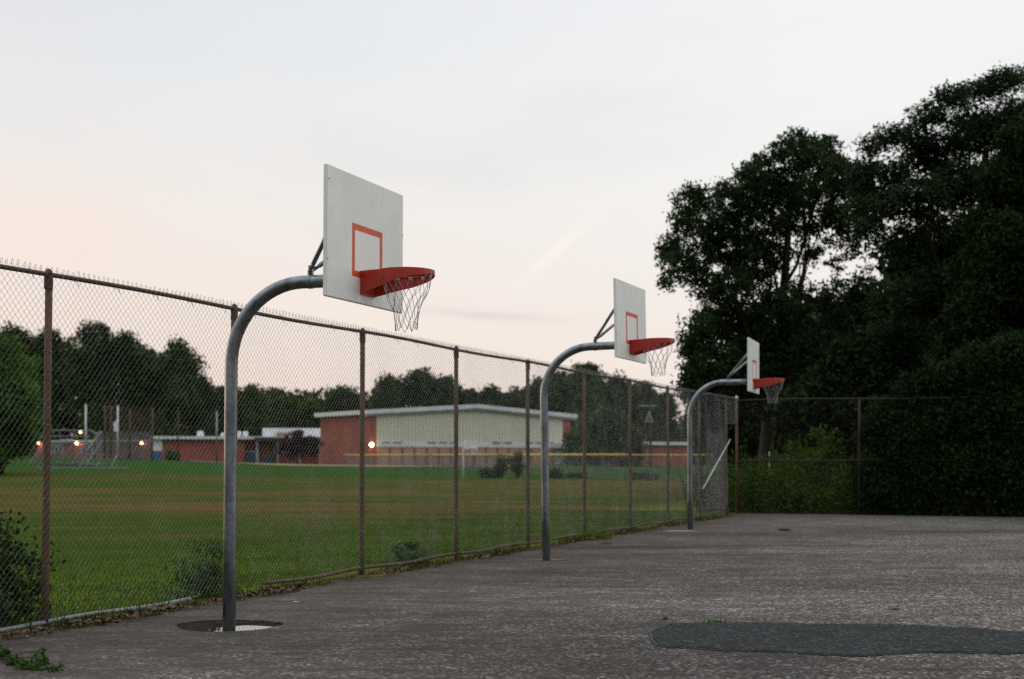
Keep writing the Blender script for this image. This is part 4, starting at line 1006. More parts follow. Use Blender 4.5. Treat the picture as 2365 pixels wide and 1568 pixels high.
def gym():
    c0 = at(853, 1073, 200); c1 = at(1318, 1073, 219)
    fr = Front(c0, c1); side_dir = -fr.n; L = fr.L
    Ds = (fr.S(728) if False else 0)
    # side wall length from the sight line at px 728
    k = ray(728, 1000); k = k.x/k.y; p = fr.p
    dep = (p.x - k*p.y)/(k*side_dir.y - side_dir.x)
    dep = min(max(dep-1.8, 12), 34)
    t = thing('school_gym', 'big gym building with cream ribbed wall, low gable roof and white roof edge', 'building', (c0.x, c0.y, 0.75))
    zb = -0.3; ze = 8.05; zp = 9.2; zl = 3.35
    P = fr.P
    w = wall_obj('wall', [[P(1.1, zl), P(L-1.5, zl), P(L-1.5, ze), P(1.1, ze)]], M['siding'], t)
    wall_obj('gable', [[P(0, ze), P(L, ze), P(L/2, zp), P(L/2, zp)][:3] + []] if False else [[P(0, ze), P(L/2, ze), P(L/2, zp), P(0, ze+0.001)], [P(L/2, ze), P(L, ze), P(L, ze+0.001), P(L/2, zp)]], M['siding'], t)
    wall_obj('brick_wall', [[P(-0, zb), P(1.1, zb), P(1.1, ze), P(0, ze)], [P(L-1.5, zb), P(L, zb), P(L, ze), P(L-1.5, ze)],
        [P(0, zb, -dep), P(0, zb), P(0, ze), P(0, ze, -dep)], [P(L, zb), P(L, zb, -dep), P(L, ze, -dep), P(L, ze)], [P(L, zb, -dep), P(0, zb, -dep), P(0, ze, -dep), P(L, ze, -dep)]], M['brick'], t)
    lo = wall_obj('lower_wall', [[P(1.1, zb, 0.25), P(L-1.5, zb, 0.25), P(L-1.5, zl, 0.25), P(1.1, zl, 0.25)], [P(1.1, zl, 0.25), P(L-1.5, zl, 0.25), P(L-1.5, zl, 0), P(1.1, zl, 0)], [P(L-1.5, zb, 0.25), P(L-1.5, zb, 0), P(L-1.5, zl, 0), P(L-1.5, zl, 0.25)], [P(1.1, zb, 0), P(1.1, zb, 0.25), P(1.1, zl, 0.25), P(1.1, zl, 0)]], M['tanbrick'], t)
    na = 16; PM = (weathered('dark red mortar pilaster', (0.16, 0.07, 0.05), (0.22, 0.10, 0.075), 1, 0.8, bmp=0))
    for i in range(1, na):
        m = MB(); a = 1.1+(L-2.6)*i/na; fr.box(m, a-0.12, a+0.12, zb, zl-0.05, 0.25, 0.36); m.build('pilaster', PM, t)
    # roof: two slopes with a thick white edge
    ov = 0.8; th = 0.6
    m = MB()
    for a0, a1, z0, z1 in ((-ov, L/2, ze-0.05, zp), (L/2, L+ov, zp, ze-0.05)):
        vs = []
        for o in (0.7, -dep-0.5):
            vs += [P(a0, z0-0.1, o), P(a1, z1-0.1, o), P(a1, z1+th-0.1, o), P(a0, z0+th-0.1, o)]
        m.add(vs, [(0, 1, 2, 3), (7, 6, 5, 4), (3, 2, 6, 7), (0, 4, 5, 1), (0, 3, 7, 4), (1, 5, 6, 2)])
    m.build('roof', M['fascia'], t)
    m = MB()
    for a0, a1, z0, z1 in ((-ov, L/2, ze-0.05, zp), (L/2, L+ov, zp, ze-0.05)):
        vs = []
        for o in (0.45, 0.0):
            vs += [P(a0, z0-0.4, o), P(a1, z1-0.4, o), P(a1, z1-0.09, o), P(a0, z0-0.09, o)]
        m.add(vs, [(0, 1, 2, 3), (7, 6, 5, 4), (3, 2, 6, 7), (0, 4, 5, 1), (0, 3, 7, 4), (1, 5, 6, 2)])
    m.build('soffit_trim', M['roofgrey'], t)
    def D2(cx): return (1100+cx/1.689)/1.732
    for a, b in ((715, 780), (790, 860), (1025, 1090), (1100, 1165), (1172, 1222), (1465, 1530), (1540, 1602), (1685, 1745), (1755, 1815), (1850, 1885)):
        s0, s1 = fr.S(D2(a)), fr.S(D2(b)); Y = fr.Y((s0+s1)/2)
        fr.window(s0, s1, zpx(1028.5, Y), zpx(1018.5, Y), t, 'fascia', 'glassgrey', 0.1)
    m = MB(); fr.box(m, 1.1, L-1.5, zl-0.02, zl+0.42, 0.02, 0.34); m.build('base_trim', M['fascia'], t)
    # entrance canopy at the right end
    m = MB(); s0, s1 = fr.S(1272), fr.S(1300); fr.box(m, s0, s1+1.0, 3.3, 4.0, 0.4, 3.5); fr.box(m, s0+0.2, s0+0.5, zb, 3.3, 3.0, 3.3); fr.box(m, s1+0.5, s1+0.8, zb, 3.3, 3.0, 3.3)
    m.build('entrance_canopy', M['fascia'], t)
    m = MB(); fr.box(m, s0+0.5, s1-0.2, 0.5, 3.0, 0.3, 0.4); m.build('door', M['silver'], t)
    # low link at the right end
    m = MB(); fr.box(m, L+0.03, L+5.0, 3.6, 4.1, -0.5, 3.0); m.build('side_canopy', M['fascia'], t)
    m = MB(); fr.box(m, L+0.1, L+3.3, 4.1, 5.6, -3.0, 1.0); m.build('roof_unit', M['roofgrey'], t)
    for q in (2.2, 4.6): m = MB(); fr.box(m, L+q, L+q+0.2, zb, 3.6, 2.6, 2.8); m.build('canopy_post', M['whitepaint'], t)
    return fr, dep
gfr, gdep = gym()

def school():
    # long low classroom wing: bends at px 353
    pA = at(353, 1063, 226); pB = at(862, 1068, 232)
    t = thing('school_wing', 'long low red brick school wing with white roof edge and blue doors', 'building', (pA.x, pA.y, 1.3))
    fr = Front(pA, pB); zb = 0.2; L = fr.L; P = fr.P
    zt = zpx(1013.5, 226)
    s_a, s_b = fr.S(565), fr.S(606)          # recessed entrance
    wall_obj('wall', [[P(0, zb), P(s_a, zb), P(s_a, zt), P(0, zt)], [P(s_b, zb), P(L, zb), P(L, zt), P(s_b, zt)], [P(s_a, zb), P(s_a, zb, -1.5), P(s_a, zt, -1.5), P(s_a, zt)],
        [P(s_b, zb, -1.5), P(s_b, zb), P(s_b, zt), P(s_b, zt, -1.5)], [P(s_a, zb, -1.5), P(s_b, zb, -1.5), P(s_b, zt, -1.5), P(s_a, zt, -1.5)],
        [P(L, zb), P(L, zb, -20), P(L, zt, -20), P(L, zt)], [P(L, zb, -20), P(0, zb, -20), P(0, zt, -20), P(L, zt, -20)], [P(0, zb, -20), P(0, zb), P(0, zt), P(0, zt, -20)]], M['brick'], t)
    m = MB(); m.box(P(L/2, zt+0.2, -9.6), (L+0.8, 20.8, 0.46), fr.rot); m.build('roof', M['fascia'], t)
    # white and blue panel at the left end
    m = MB(); fr.box(m, 0.05, fr.S(375), zpx(1041, 226), zt-0.05, 0.02, 0.12); m.build('white_panel', M['whitepaint'], t)
    m = MB(); fr.box(m, 0.1, fr.S(372), zb, zpx(1041.5, 226), 0.02, 0.12); m.build('blue_panel', M['blue'], t)
    # entrance doors and frame
    m = MB(); fr.box(m, s_a+0.15, s_b-0.8, zb, zpx(1044, 228), -1.45, -1.3); d = m.build('door', M['blue'], t)
    m = MB(); fr.box(m, s_a+0.15, s_b-0.8, zpx(1044, 228)+0.02, zpx(1041.5, 228), -1.45, -1.2); fr.box(m, s_b-0.75, s_b-0.5, zb, zt, -1.45, -1.2); m.build('door_frame', M['silver'], d)
    m = MB(); fr.box(m, fr.S(567), fr.S(580), zb, zpx(1050, 228), 0.3, 1.2); m.build('planter', M['darkroof'], t)
    # windows
    fr.window(fr.S(633), fr.S(668), zpx(1045, 230), zpx(1021, 230), t, n=2)
    fr.window(fr.S(694), fr.S(716), zpx(1036, 230), zpx(1022, 230), t, n=1)
    fr.window(fr.S(728), fr.S(776), zpx(1046, 230), zpx(1023, 230), t, n=2)
    # dark canopy, pale canopy
    m = MB(); s0, s1 = fr.S(588), fr.S(745); fr.box(m, s0, s1, zpx(1019, 229), zpx(1010.5, 229), 0.35, 3.2); m.build('walkway_canopy', M['darkroof'], t)
    m = MB(); s0, s1 = fr.S(741), fr.S(815); fr.box(m, s0, s1, zpx(1019, 230), zpx(1009, 230), 0.05, 2.6); m.build('pale_canopy', M['fascia'], t)
    for a in (592, 640, 690, 735): m = MB(); fr.box(m, fr.S(a), fr.S(a)+0.2, zb, zpx(1018, 229), 2.8, 3.0); m.build('canopy_post', M['roofgrey'], t)
    m = MB()
    fr.box(m, fr.S(610), fr.S(632), zb, zpx(1052, 229), 0.4, 0.9); m.build('bench', M['blueblk'], t)
    # clerestory block with white wall behind
    m = MB(); fr.box(m, fr.S(606), fr.S(733)+2, zt+0.4, zpx(988.5, 236), -14, -7); b = m.build('upper_block', M['whitepaint'], t)
    m = MB(); fr.box(m, fr.S(640), fr.S(700), zt+0.42, zpx(999, 236), -6.98, -6.0); m.build('upper_brick', M['brick'], t)
    # rooftop units
    for a, b_, top in ((452, 467, 997), (508, 521, 1001), (545, 556, 997), (560, 572, 997), (614, 625, 998)):
        m = MB(); fr.box(m, fr.S(a), fr.S(b_), zt+0.43, zpx(top, 232), -5.5, -4.0); fr.box(m, fr.S(a)+0.1, fr.S(b_)-0.1, zpx(top, 232), zpx(top, 232)+0.12, -5.4, -4.1)
        m.build('rooftop_unit', M['whitepaint'], t)
    # left wing running back
    pC = at(45, 1057, 262); pD = at(352, 1062, 246)
    f2 = Front(pC, pD); zt2 = zpx(1020.5, 255)
    t2 = thing('school_wing', 'low red brick wing behind the bleachers at the far left', 'building', (pC.x, pC.y, 1.6))
    P = f2.P; L2 = f2.L
    wall_obj('wall', [[P(0, 0.5), P(L2, 0.5), P(L2, zt2), P(0, zt2)], [P(L2, .5), P(L2, .5, -15), P(L2, zt2, -15), P(L2, zt2)], [P(L2, .5, -15), P(0, .5, -15), P(0, zt2, -15), P(L2, zt2, -15)], [P(0, .5, -15), P(0, .5), P(0, zt2), P(0, zt2, -15)]], M['brick'], t2)
    m = MB(); m.box(P(L2/2, zt2+0.12, -7.2), (L2+0.8, 15.8, 0.30), f2.rot); m.build('roof', M['fascia'], t2)
    for a, b_ in ((72, 88), (148, 175)): m = MB(); f2.box(m, f2.S(a), f2.S(b_), zt2-0.15, zt2+0.45, 0.5, 0.7); m.build('roof_panel', M['whitepaint'], t2)
    f2.window(f2.S(118), f2.S(146), zpx(1048, 255), zpx(1026, 255), t2, n=3); f2.window(f2.S(190), f2.S(215), zpx(1048, 255), zpx(1026, 255), t2, n=2)
    m = MB(); f2.box(m, f2.S(71), f2.S(76), 0.5, zt2, 0.0, 0.3); m.build('downpipe', M['blueblk'], t2)
    # right building
    pE = at(1478, 1076, 222); pF = at(1590, 1076, 228)
    f3 = Front(pE, pF); zt3 = zpx(1027, 224); P = f3.P; L3 = f3.L
    t3 = thing('brick_outbuilding', 'small red brick building with white roof edge to the right of the gym', 'building', (pE.x, pE.y, 0.5))
    wall_obj('wall', [[P(0, -.2), P(L3, -.2), P(L3, zt3), P(0, zt3)], [P(L3, -.2), P(L3, -.2, -12), P(L3, zt3, -12), P(L3, zt3)], [P(L3, -.2, -12), P(0, -.2, -12), P(0, zt3, -12), P(L3, zt3, -12)], [P(0, -.2, -12), P(0, -.2), P(0, zt3), P(0, zt3, -12)]], M['brick'], t3)
    m = MB(); m.box(P(L3/2, zt3+0.2, -5.8), (L3+0.9, 12.8, 0.5), f3.rot); m.build('roof', M['fascia'], t3)
    m = MB(); f3.box(m, -0.1, 0.5, -.2, zt3-0.05, 0.02, 0.15); m.build('corner_trim', M['roofgrey'], t3)
    m = MB(); f3.box(m, -1.5, -0.3, -.2, 2.2, -0.3, 0.0); m.build('blue_door', M['blueblk'], t3)
    # low link between gym and outbuilding
    pG = at(1352, 1074, 232); pH = at(1470, 1075, 230); f4 = Front(pG, pH); P = f4.P; L4 = f4.L; zt4 = zpx(1024, 231)
    t4 = thing('link_building', 'low brick building half hidden by bushes just right of the gym', 'building', (pG.x, pG.y, 0.5))
    wall_obj('wall', [[P(0, -.2), P(L4, -.2), P(L4, zt4), P(0, zt4)], [P(L4, -.2), P(L4, -.2, -8), P(L4, zt4, -8), P(L4, zt4)], [P(0, -.2, -8), P(0, -.2), P(0, zt4), P(0, zt4, -8)]], M['brick'], t4)
    m = MB(); m.box(P(L4/2, zt4+0.15, -3.8), (L4+0.6, 8.6, 0.35), f4.rot); m.build('roof', M['fascia'], t4)
    return fr, f2
sfr, lfr = school()

def wall_light(px, py, fr, Y, label, r=0.30, m='lamp', off=0.7):
    if fr is not None:
        s = fr.S(px); c = fr.P(s, 0, off); c.z = zpx(py, c.y)
    else: c = at(px, py, Y)
    t = thing('wall_light', label, 'lamp', c, group='lit lamps on the school')
    MB().sphere(c, r, 16, 10).build('bulb', M[m], t, True)
    n_ = fr.n if fr is not None else Vector((0, -1, 0))
    mb = MB(); mb.tube([c+Vector((0, 0, r*1.05)), c+Vector((0, 0, r*1.3))], [r*0.8, r*0.4], 12); mb.tube([c+Vector((0, 0, r*1.2)), c-n_*off+Vector((0, 0, r*1.2))], 0.04, 6)
    mb.build('bracket', M['lampbody'], t)
wall_light(94, 1025, lfr, 0, 'leftmost bright lamp, left of the first brown fence post')
wall_light(184, 1023, lfr, 0, 'bright lamp behind the bleachers')
wall_light(334, 1023, lfr, 0, 'bright lamp just left of the white and blue panel')
wall_light(853, 1027, gfr, 0, 'bright lamp on the left front corner of the gym', 0.30)
wall_light(1315, 1030, gfr, 0, 'lit lamp under the right end of the gym', 0.2, off=3.3)
wall_light(186, 998, None, 250, 'small yellow lamp above the bleachers', 0.2, 'lampsmall')
wall_light(42, 1026, None, 262, 'tiny greenish lamp at the far left end of the brick wing', 0.12, 'lampcool')

# ------------------------------------------------------------------ BALL FIELD FURNITURE
def bleachers():
    Y = 118; b = at(180, 1070, Y); g = terrain(b.x, b.y)
    t = thing('bleachers', 'aluminium bleachers with back guard rail standing on the grass before the brick wing', 'bleachers', (b.x, b.y, g))
    x0, x1 = X_at(89, Y), X_at(218, Y); xs = np.linspace(x0, x1, 5)
    zt = zpx(994, Y+2)
    rows = 6; m = MB()
    for i in range(rows):
        z = g+0.35+0.28*i; y = Y-2.2+0.72*i
        mm = MB().box(((x0+x1)/2, y, z), (x1-x0, 0.26, 0.05)); mm.build('seat', M['dullmetal'], t)
        mm = MB().box(((x0+x1)/2, y+0.38, z-0.22), (x1-x0, 0.30, 0.04)); mm.build('footboard', M['dullmetal'], t)
    for x in xs:
        m = MB().tube([(x, Y-2.4, g), (x, Y+1.9, g+1.85)], 0.04, 6); m.tube([(x, Y+1.9, g), (x, Y+1.9, zt)], 0.04, 6); m.tube([(x, Y-2.4, g+0.05), (x, Y+1.9, g+0.05)], 0.04, 6); m.tube([(x, Y-0.3, g), (x, Y-0.3, g+0.95)], 0.035, 6)
        m.build('frame', M['dullmetal'], t)
    m = MB()
    for z in (zt, zt-0.5, zt-1.0): m.tube([(x0, Y+1.9, z), (x1-0.9, Y+1.9, z)], 0.05, 6)
    m.tube([(x1-0.9, Y+1.9, zt), (x1, Y+0.8, zt-0.3)], 0.05, 6); m.tube([(x1, Y+0.8, zt-0.3), (x1, Y+0.8, g)], 0.05, 6)
    for x in (x0, x1): m.tube([(x, Y+1.9, zt-0.05), (x, Y-2.0, g+1.2), (x, Y-2.0, g+0.3)], 0.04, 6)
    m.build('guard_rail', M['dullmetal'], t)
    # low second bench set to the right
    b2 = at(245, 1075, 113); g2 = terrain(b2.x, b2.y)
    t = thing('bleachers', 'small low set of bleachers beside the right end of the tall ones', 'bleachers', (b2.x, b2.y, g2))
    x0, x1 = X_at(188, 113), X_at(278, 113)
    for i in range(3):
        MB().box(((x0+x1)/2-0.2*i, 112+0.7*i, g2+0.4+0.28*i), (x1-x0-0.4*i, 0.26, 0.05)).build('seat', M['dullmetal'], t)
    for x in (x0+0.2, (x0+x1)/2, x1-0.4):
        m = MB().tube([(x, 111.8, g2), (x, 113.6, g2+1.0), (x, 113.6, g2)], 0.04, 6); m.build('frame', M['dullmetal'], t)
    # pale kick boards lying on the grass
    mb = MB(); p0, p1 = at(84, 1076, 108), at(292, 1079, 108); z = terrain((p0.x+p1.x)/2, 108)
    mb.box(((p0.x+p1.x)/2, 108, z+0.06), (p1.x-p0.x, 0.3, 0.09)); tag(mb.build('bench_plank', weathered('pale weathered plank', (0.2, 0.19, 0.19), (0.3, 0.29, 0.29), 2, 0.8, bmp=0)), 'long low pale plank lying on the grass in front of the bleachers', 'plank')
bleachers()

def backstop():
    Y = 150
    t = thing('backstop', 'tall wire backstop with thin posts to the right of the bleachers', 'backstop', at(290, 1062, Y))
    xs = [X_at(p, Y) for p in (218, 242, 256, 300, 352)]
    zt = zpx(940, Y); g = terrain(xs[2], Y)
    for x, top in zip(xs, (1000, 937, 937, 945, 942)):
        MB().tube([(x, Y, g-0.2), (x, Y, zpx(top, Y))], 0.09, 8).build('post', M['rust'], t, True)
    A = []; B = []
    def net(x0, x1, z0, z1, st, y=Y):
        x = x0
        for x in np.arange(x0-(z1-z0), x1, st):
            a0, a1 = max(x, x0), min(x+(z1-z0), x1)
            if a1 > a0:
                A.append([a0, y, z0+a0-x]); B.append([a1, y, z0+a1-x])
                A.append([a0, y+0.02, z1-(a0-x)]); B.append([a1, y+0.02, z1-(a1-x)])
    net(xs[0], xs[4], g, zpx(998, Y), 0.16); V, Fq = wires(np.array(A), np.array(B), 0.034); link_np('dense_mesh', V, Fq, M['grey_mesh'], t)
    A, B = [], []; net(xs[1], xs[4], zpx(998, Y), zt, 0.35); V, Fq = wires(np.array(A), np.array(B), 0.022); link_np('wire_mesh', V, Fq, M['rust'], t)
    # thin poles standing about
    for px, top, bot, Y2, m, lab in ((197, 935, 1062, 140, 'silver', 'white pole behind the bleachers'), (271, 938, 1062, 145, 'silver', 'pale pole with a white box, by the backstop'), (411, 945, 1062, 160, 'backpost', 'thin dark pole just right of the dark bush'), (500, 950, 1066, 158, 'galv', 'thin grey pole just left of the nearest hoop pole')):
        b = at(px, bot, Y2); g2 = terrain(b.x, b.y)
        t2 = thing('field_pole', lab, 'pole', (b.x, b.y, g2), group='thin poles on the ball field')
        MB().tube([(b.x, Y2, g2-0.2), (b.x, Y2, zpx(top, Y2))], 0.085, 8).build('pole', M[m], t2, True)
        MB().sphere((b.x, Y2, zpx(top, Y2)), 0.1, 8, 5).build('cap', M[m], t2)
        if px == 271: MB().box((b.x-0.2, Y2-0.1, zpx(985, Y2)), (0.32, 0.2, 1.0)).build('box', M['whitepaint'], t2)
backstop()

def outfield_fence():
    pts = [(795, 190), (1000, 148), (1180, 112), (1445, 93), (1700, 84), (2010, 80)]
    P3 = []
    for px, Y in pts: p = at(px, 1050.5, Y); P3.append(p)
    t = thing('outfield_fence', 'low wire outfield fence with a yellow cap along the top', 'fence', (P3[2].x, P3[2].y, terrain(P3[2].x, P3[2].y)))
    for a, b in zip(P3[:3], P3[1:4]):
        MB().tube([a, b], 0.085, 8).build('yellow_cap', M['yellow'], t, True)
    for a, b in zip(P3[3:5], P3[4:]):
        MB().tube([a, b], 0.04, 8).build('top_rail', M['yellow'] if a is P3[3] else M['silver'], t, True)
    A = []; B = []
    for a, b in zip(P3[:-1], P3[1:]):
        n_ = int((b-a).length/3)
        for i in range(n_+1):
            p = a.lerp(b, i/max(1, n_)); MB().tube([(p.x, p.y, terrain(p.x, p.y)-0.1), p], 0.035, 6).build('post', M['grey_mesh'], t)
        L = (b-a).length
        for s in np.arange(0, L, 0.25):
            for dlt in (-1, 1):
                e = s+dlt*1.2
                if 0 <= e <= L:
                    p = a.lerp(b, s/L); q = a.lerp(b, e/L); A.append([p.x, p.y, p.z]); B.append([q.x, q.y, terrain(q.x, q.y)])
    V, Fq = wires(np.array(A), np.array(B), 0.008); link_np('wire_mesh', V, Fq, M['grey_mesh'], t)
outfield_fence()

def far_hoop():
    Y = 95; b = at(1070, 1107, Y); g = terrain(b.x, b.y); x = b.x
    t = thing('basketball_hoop', 'small far white basketball hoop standing on the field before the gym', 'basketball hoop', (x, Y, g))
    zt = zpx(1030, Y)
    MB().tube([(x, Y, g-0.1), (x, Y, zt-0.2), (x+0.1, Y, zt), (x+0.45, Y, zt+0.05)], [0.075, 0.075, 0.07, 0.06], 10).build('pole', M['whitepaint'], t, True)
    bd = MB().box((x+0.48, Y, zt+0.1), (0.8, 0.35, 0.6), Matrix.Rotation(0.35, 3, 'Z')).build('backboard', M['whitepaint'], t)
    MB().tube([(x+0.75+0.22*math.cos(a), Y-0.3+0.22*math.sin(a), zt-0.12) for a in np.linspace(0, 6.283, 17)], 0.02, 6).build('rim', M['whitepaint'], t)
    A = []; B = []
    for i in range(12):
        a = 6.283*i/12; a2 = a+0.5
        A.append([x+0.75+0.22*math.cos(a), Y-0.3+0.22*math.sin(a), zt-0.12]); B.append([x+0.75+0.12*math.cos(a2), Y-0.3+0.12*math.sin(a2), zt-0.55])
    V, Fq = wires(np.array(A), np.array(B), 0.012); link_np('net', V, Fq, M['whitepaint'], t)
far_hoop()

def utility_pole():
    Y = 205; b = at(1503, 1062, Y); x = b.x
    t = thing('utility_pole', 'dim utility pole with a crossarm and pale hanging cables before the far trees', 'utility pole', (x, Y, 0.5))
    MB().tube([(x, Y, 0), (x, Y, zpx(931, Y))], [0.2, 0.14], 10).build('pole', M['bark'], t, True)
    MB().box((x-0.4, Y, zpx(937, Y)), (2.6, 0.15, 0.16)).build('crossarm', M['roofgrey'], t)
    for px, r_ in ((1491, .13), (1497, .09), (1503, .10), (1508, .13)): m = MB(); m.tube([(X_at(1499, Y)+(px-1499)*0.004, Y-0.2, zpx(949, Y)), (X_at(px, Y), Y-0.25, zpx(976, Y))], [0.04, r_*0.7], 6); m.build('cable', M['roofgrey'], t)

utility_pole()

# ------------------------------------------------------------------ FAR TREES
def far_tree(i, px, top, w, Y, m, label, name='broadleaf_tree', gaps=False, leaf=0.62, n=760, group='trees beyond the school', low=1045):
    lr = random.Random(100+i)
    zt = zpx(top, Y)-0.9; x = X_at(px, Y); g = terrain(x, Y); H = zt-g; W = w*Y/F
    bl = []; W *= 1.12
    for j in range(17):
        f = (j+0.5)/17; z = g + H*(0.12+0.80*f); r = min(W*lr.uniform(0.30, 0.46), H*0.22)
        half = W*math.sqrt(max(0.05, 1-max(0.0, (f-0.35)/0.72)**2)); off = max(0, half-r)*lr.uniform(-1, 1)
        bl.append((Vector((x+off, Y+lr.uniform(-1, 1)*W*0.3, min(z, zt-r*0.95))), r))
    bl.append((Vector((x+lr.uniform(-.2, .2)*W, Y, zt-W*0.34)), W*0.34))
    for sgn in (-1, 1): bl.append((Vector((x+sgn*W*0.45, Y, zt-H*0.12-W*0.30)), W*0.32))
    for _ in range(4):
        a = lr.uniform(0.3, 2.84); bl.append((Vector((x+math.cos(a)*W*0.92, Y+lr.uniform(-1, 1), g+H*0.55+math.sin(a)*H*0.38)), W*0.15, 1.5))
    return tree(name, label, 'tree', (x, Y, g), Vector((x, Y, zt-W*0.4)), bl, leaf, n, 13, 1.15, m, 0.35, 200+i, group, 0.6, shell=0.4, limbs=8)
FAR = [ # px, top, half width px, Y, material, label
 (25, 736, 80, 270, 'leaf_far', 'dark far tree at the left edge above the bright green tree'),
 (110, 748, 62, 268, 'leaf_far', 'dark far tree seen behind the first brown fence post'),
 (212, 728, 74, 262, 'leaf_far', 'tallest tree of the dark group above the bleachers'),
 (290, 754, 58, 264, 'leaf_far', 'dark tree above the backstop, right of the tallest one'),
 (345, 790, 52, 266, 'leaf_far', 'slightly lower dark tree right of the backstop trees'),
 (412, 772, 56, 258, 'leaf_far', 'dark tree with an open, gappy crown just left of the nearest pole'),
 (462, 868, 42, 262, 'leaf_far', 'low dark tree whose top touches the nearest pole from the left'),
 (515, 884, 44, 272, 'leaf_far', 'low far tree straight behind the nearest pole'),
 (572, 880, 48, 270, 'leaf_farb', 'low rounded tree just right of the nearest pole'),
 (636, 888, 48, 276, 'leaf_farb', 'low yellowish tree above the dark canopy'),
 (702, 902, 48, 276, 'leaf_farb', 'lowest tree of the line, above the white upper block'),
 (792, 882, 46, 268, 'leaf_far', 'loose crowned tree left of the third brown fence post'),
 (902, 858, 46, 256, 'leaf_far', 'left shoulder of trees behind the gym roof'),
 (965, 842, 62, 258, 'leaf_far', 'tall broad dark tree rising behind the left half of the gym'),
 (1035, 858, 44, 260, 'leaf_far', 'dark tree just left of the gym ridge'),
 (1086, 892, 34, 262, 'leaf_far', 'low tree right above the gym ridge'),
 (1135, 884, 42, 264, 'leaf_far', 'low tree above the right slope of the gym roof'),
 (1190, 890, 42, 262, 'leaf_far', 'low tree behind the right slope of the gym roof'),
 (1245, 862, 44, 258, 'leaf_far', 'tree straight behind the middle pole'),
 (1300, 846, 46, 252, 'leaf_far', 'tree under the arc of the middle pole'),
 (1352, 828, 58, 250, 'leaf_farb', 'tallest rounded tree under the middle backboard'),
 (1420, 856, 52, 252, 'leaf_far', 'dark tree under the middle backboard, left part'),
 (1482, 872, 48, 254, 'leaf_far', 'dark tree below the net of the middle hoop'),
 (1530, 900, 30, 256, 'leaf_far', 'last far tree before the gap of sky'),
 (1612, 935, 36, 262, 'leaf_far', 'far tree seen behind the farthest pole'),
 (1665, 925, 44, 260, 'leaf_far', 'far tree behind the end of the long fence'),
]
def far_woods():
    bl = []; lr = random.Random(77)
    prof = [(-60, 800), (100, 800), (300, 810), (430, 850), (480, 905), (760, 925), (860, 905), (1010, 900), (1100, 915), (1240, 905), (1400, 890), (1520, 930), (1555, 985), (1590, 985), (1620, 940), (1700, 930)]
    for px in range(-60, 1700, 26):
        top = np.interp(px, [a for a, b in prof], [b for a, b in prof])
        for py in np.arange(top+20, 1075, 34):
            Y = 285+lr.uniform(-6, 12); bl.append((at(px+lr.uniform(-12, 12), py+lr.uniform(-10, 10), Y), 30*Y/F))
    pts = crown_points(bl, 7000, 9, 1.6, 78, 0.2); V, Fq = leaves(pts, 1.1, 79, 0.7)
    tag(link_np('far_woods', V, Fq, M['leaf_far']), 'solid dark wood closing the view behind the school and its trees', 'woods', kind='stuff')
far_woods()
for i, (px, top, w, Y, mk, lab) in enumerate(FAR):
    far_tree(i, px, top, w, Y, M[mk], lab)
far_tree(40, 1395, 932, 56, 190, M['leaf_farb'], 'lighter green tree standing right of the gym', leaf=0.5, n=500, group='trees right of the gym')
far_tree(41, 1335, 985, 34, 200, M['leaf_far'], 'small dark tree touching the right end of the gym', leaf=0.5, n=320, group='trees right of the gym')
far_tree(42, 1455, 975, 34, 200, M['leaf_far'], 'small dark tree left of the small brick building', leaf=0.5, n=320, group='trees right of the gym')
# the bright round tree at the far left
p = at(0, 1060, 92); g = terrain(p.x, p.y)
bl = pb([(10,830,48),(40,860,42),(-40,850,70),(55,910,36),(20,920,60),(62,965,30),(10,990,60),(-60,950,90),(45,1010,38),(-20,1020,60),(70,1000,18)], 92, 8, 1.0)
tree('round_tree', 'bright green dense rounded tree at the left edge', 'tree', (p.x, p.y, g), at(0, 880, 92), bl, 0.26, 2200, 16, 0.42, M['leaf_bright'], 0.25, 301, None, 0.6, shell=0.6)
# maroon tree before the school, and bushes
p = at(688, 1070, 205); g = terrain(p.x, p.y)
tree('maroon_tree', 'dark maroon leaved tree in front of the walkway canopy', 'tree', (p.x, p.y, g), at(688, 1015, 205), pb([(690,1010,20),(665,1022,17),(715,1020,16),(650,1035,12),(700,1035,20),(675,1045,16),(725,1040,12),(735,1022,8)], 205, 9, 0.5), 0.42, 200, 9, 0.5, M['leaf_red'], 0.16, 302, None, 0.6)
def bush(px, py, rw, top, Y, m, lab, seed, group=None, leaf=0.3, nm='bush'):
    b = at(px, py, Y); g = terrain(b.x, b.y); lr = random.Random(seed); H = zpx(top, Y)-g; W = rw*Y/F
    bl = [(Vector((b.x+lr.uniform(-.6, .6)*W, Y+lr.uniform(-.4, .4)*W, g+H*lr.uniform(0.2, 0.6))), min(W*0.6, H*0.5)) for _ in range(6)] + [(Vector((b.x, Y, g+H*0.7)), H*0.3)]
    simple_shrub(nm, lab, (b.x, Y, g), bl, leaf, 150, 9, leaf*1.3, m, seed, 'bush', group)
bush(394, 1064, 19, 1042, 222, M['leaf_shrub'], 'rounded dark bush against the brick right of the blue panel', 401, leaf=0.4)
bush(60, 1060, 16, 1040, 230, M['leaf_far'], 'dark bush at the left end of the brick wing', 402, leaf=0.4)
bush(1125, 1108, 36, 1082, 97, M['leaf_shrub'], 'dark weedy bush just right of the small white hoop', 403, 'weedy bushes at the outfield fence', 0.16)
bush(1160, 1108, 18, 1052, 97.5, M['leaf_shrub'], 'tallest spiky weed bush at the yellow capped fence', 404, 'weedy bushes at the outfield fence', 0.16)
bush(1195, 1108, 16, 1042, 97, M['leaf_shrub'], 'spiky weed bush leaning just left of the fourth brown post from the nearest pole', 405, 'weedy bushes at the outfield fence', 0.16)
bush(1285, 1107, 22, 1080, 97, M['leaf_shrub'], 'low weedy bush right beside the middle pole', 406, 'weedy bushes at the outfield fence', 0.16)
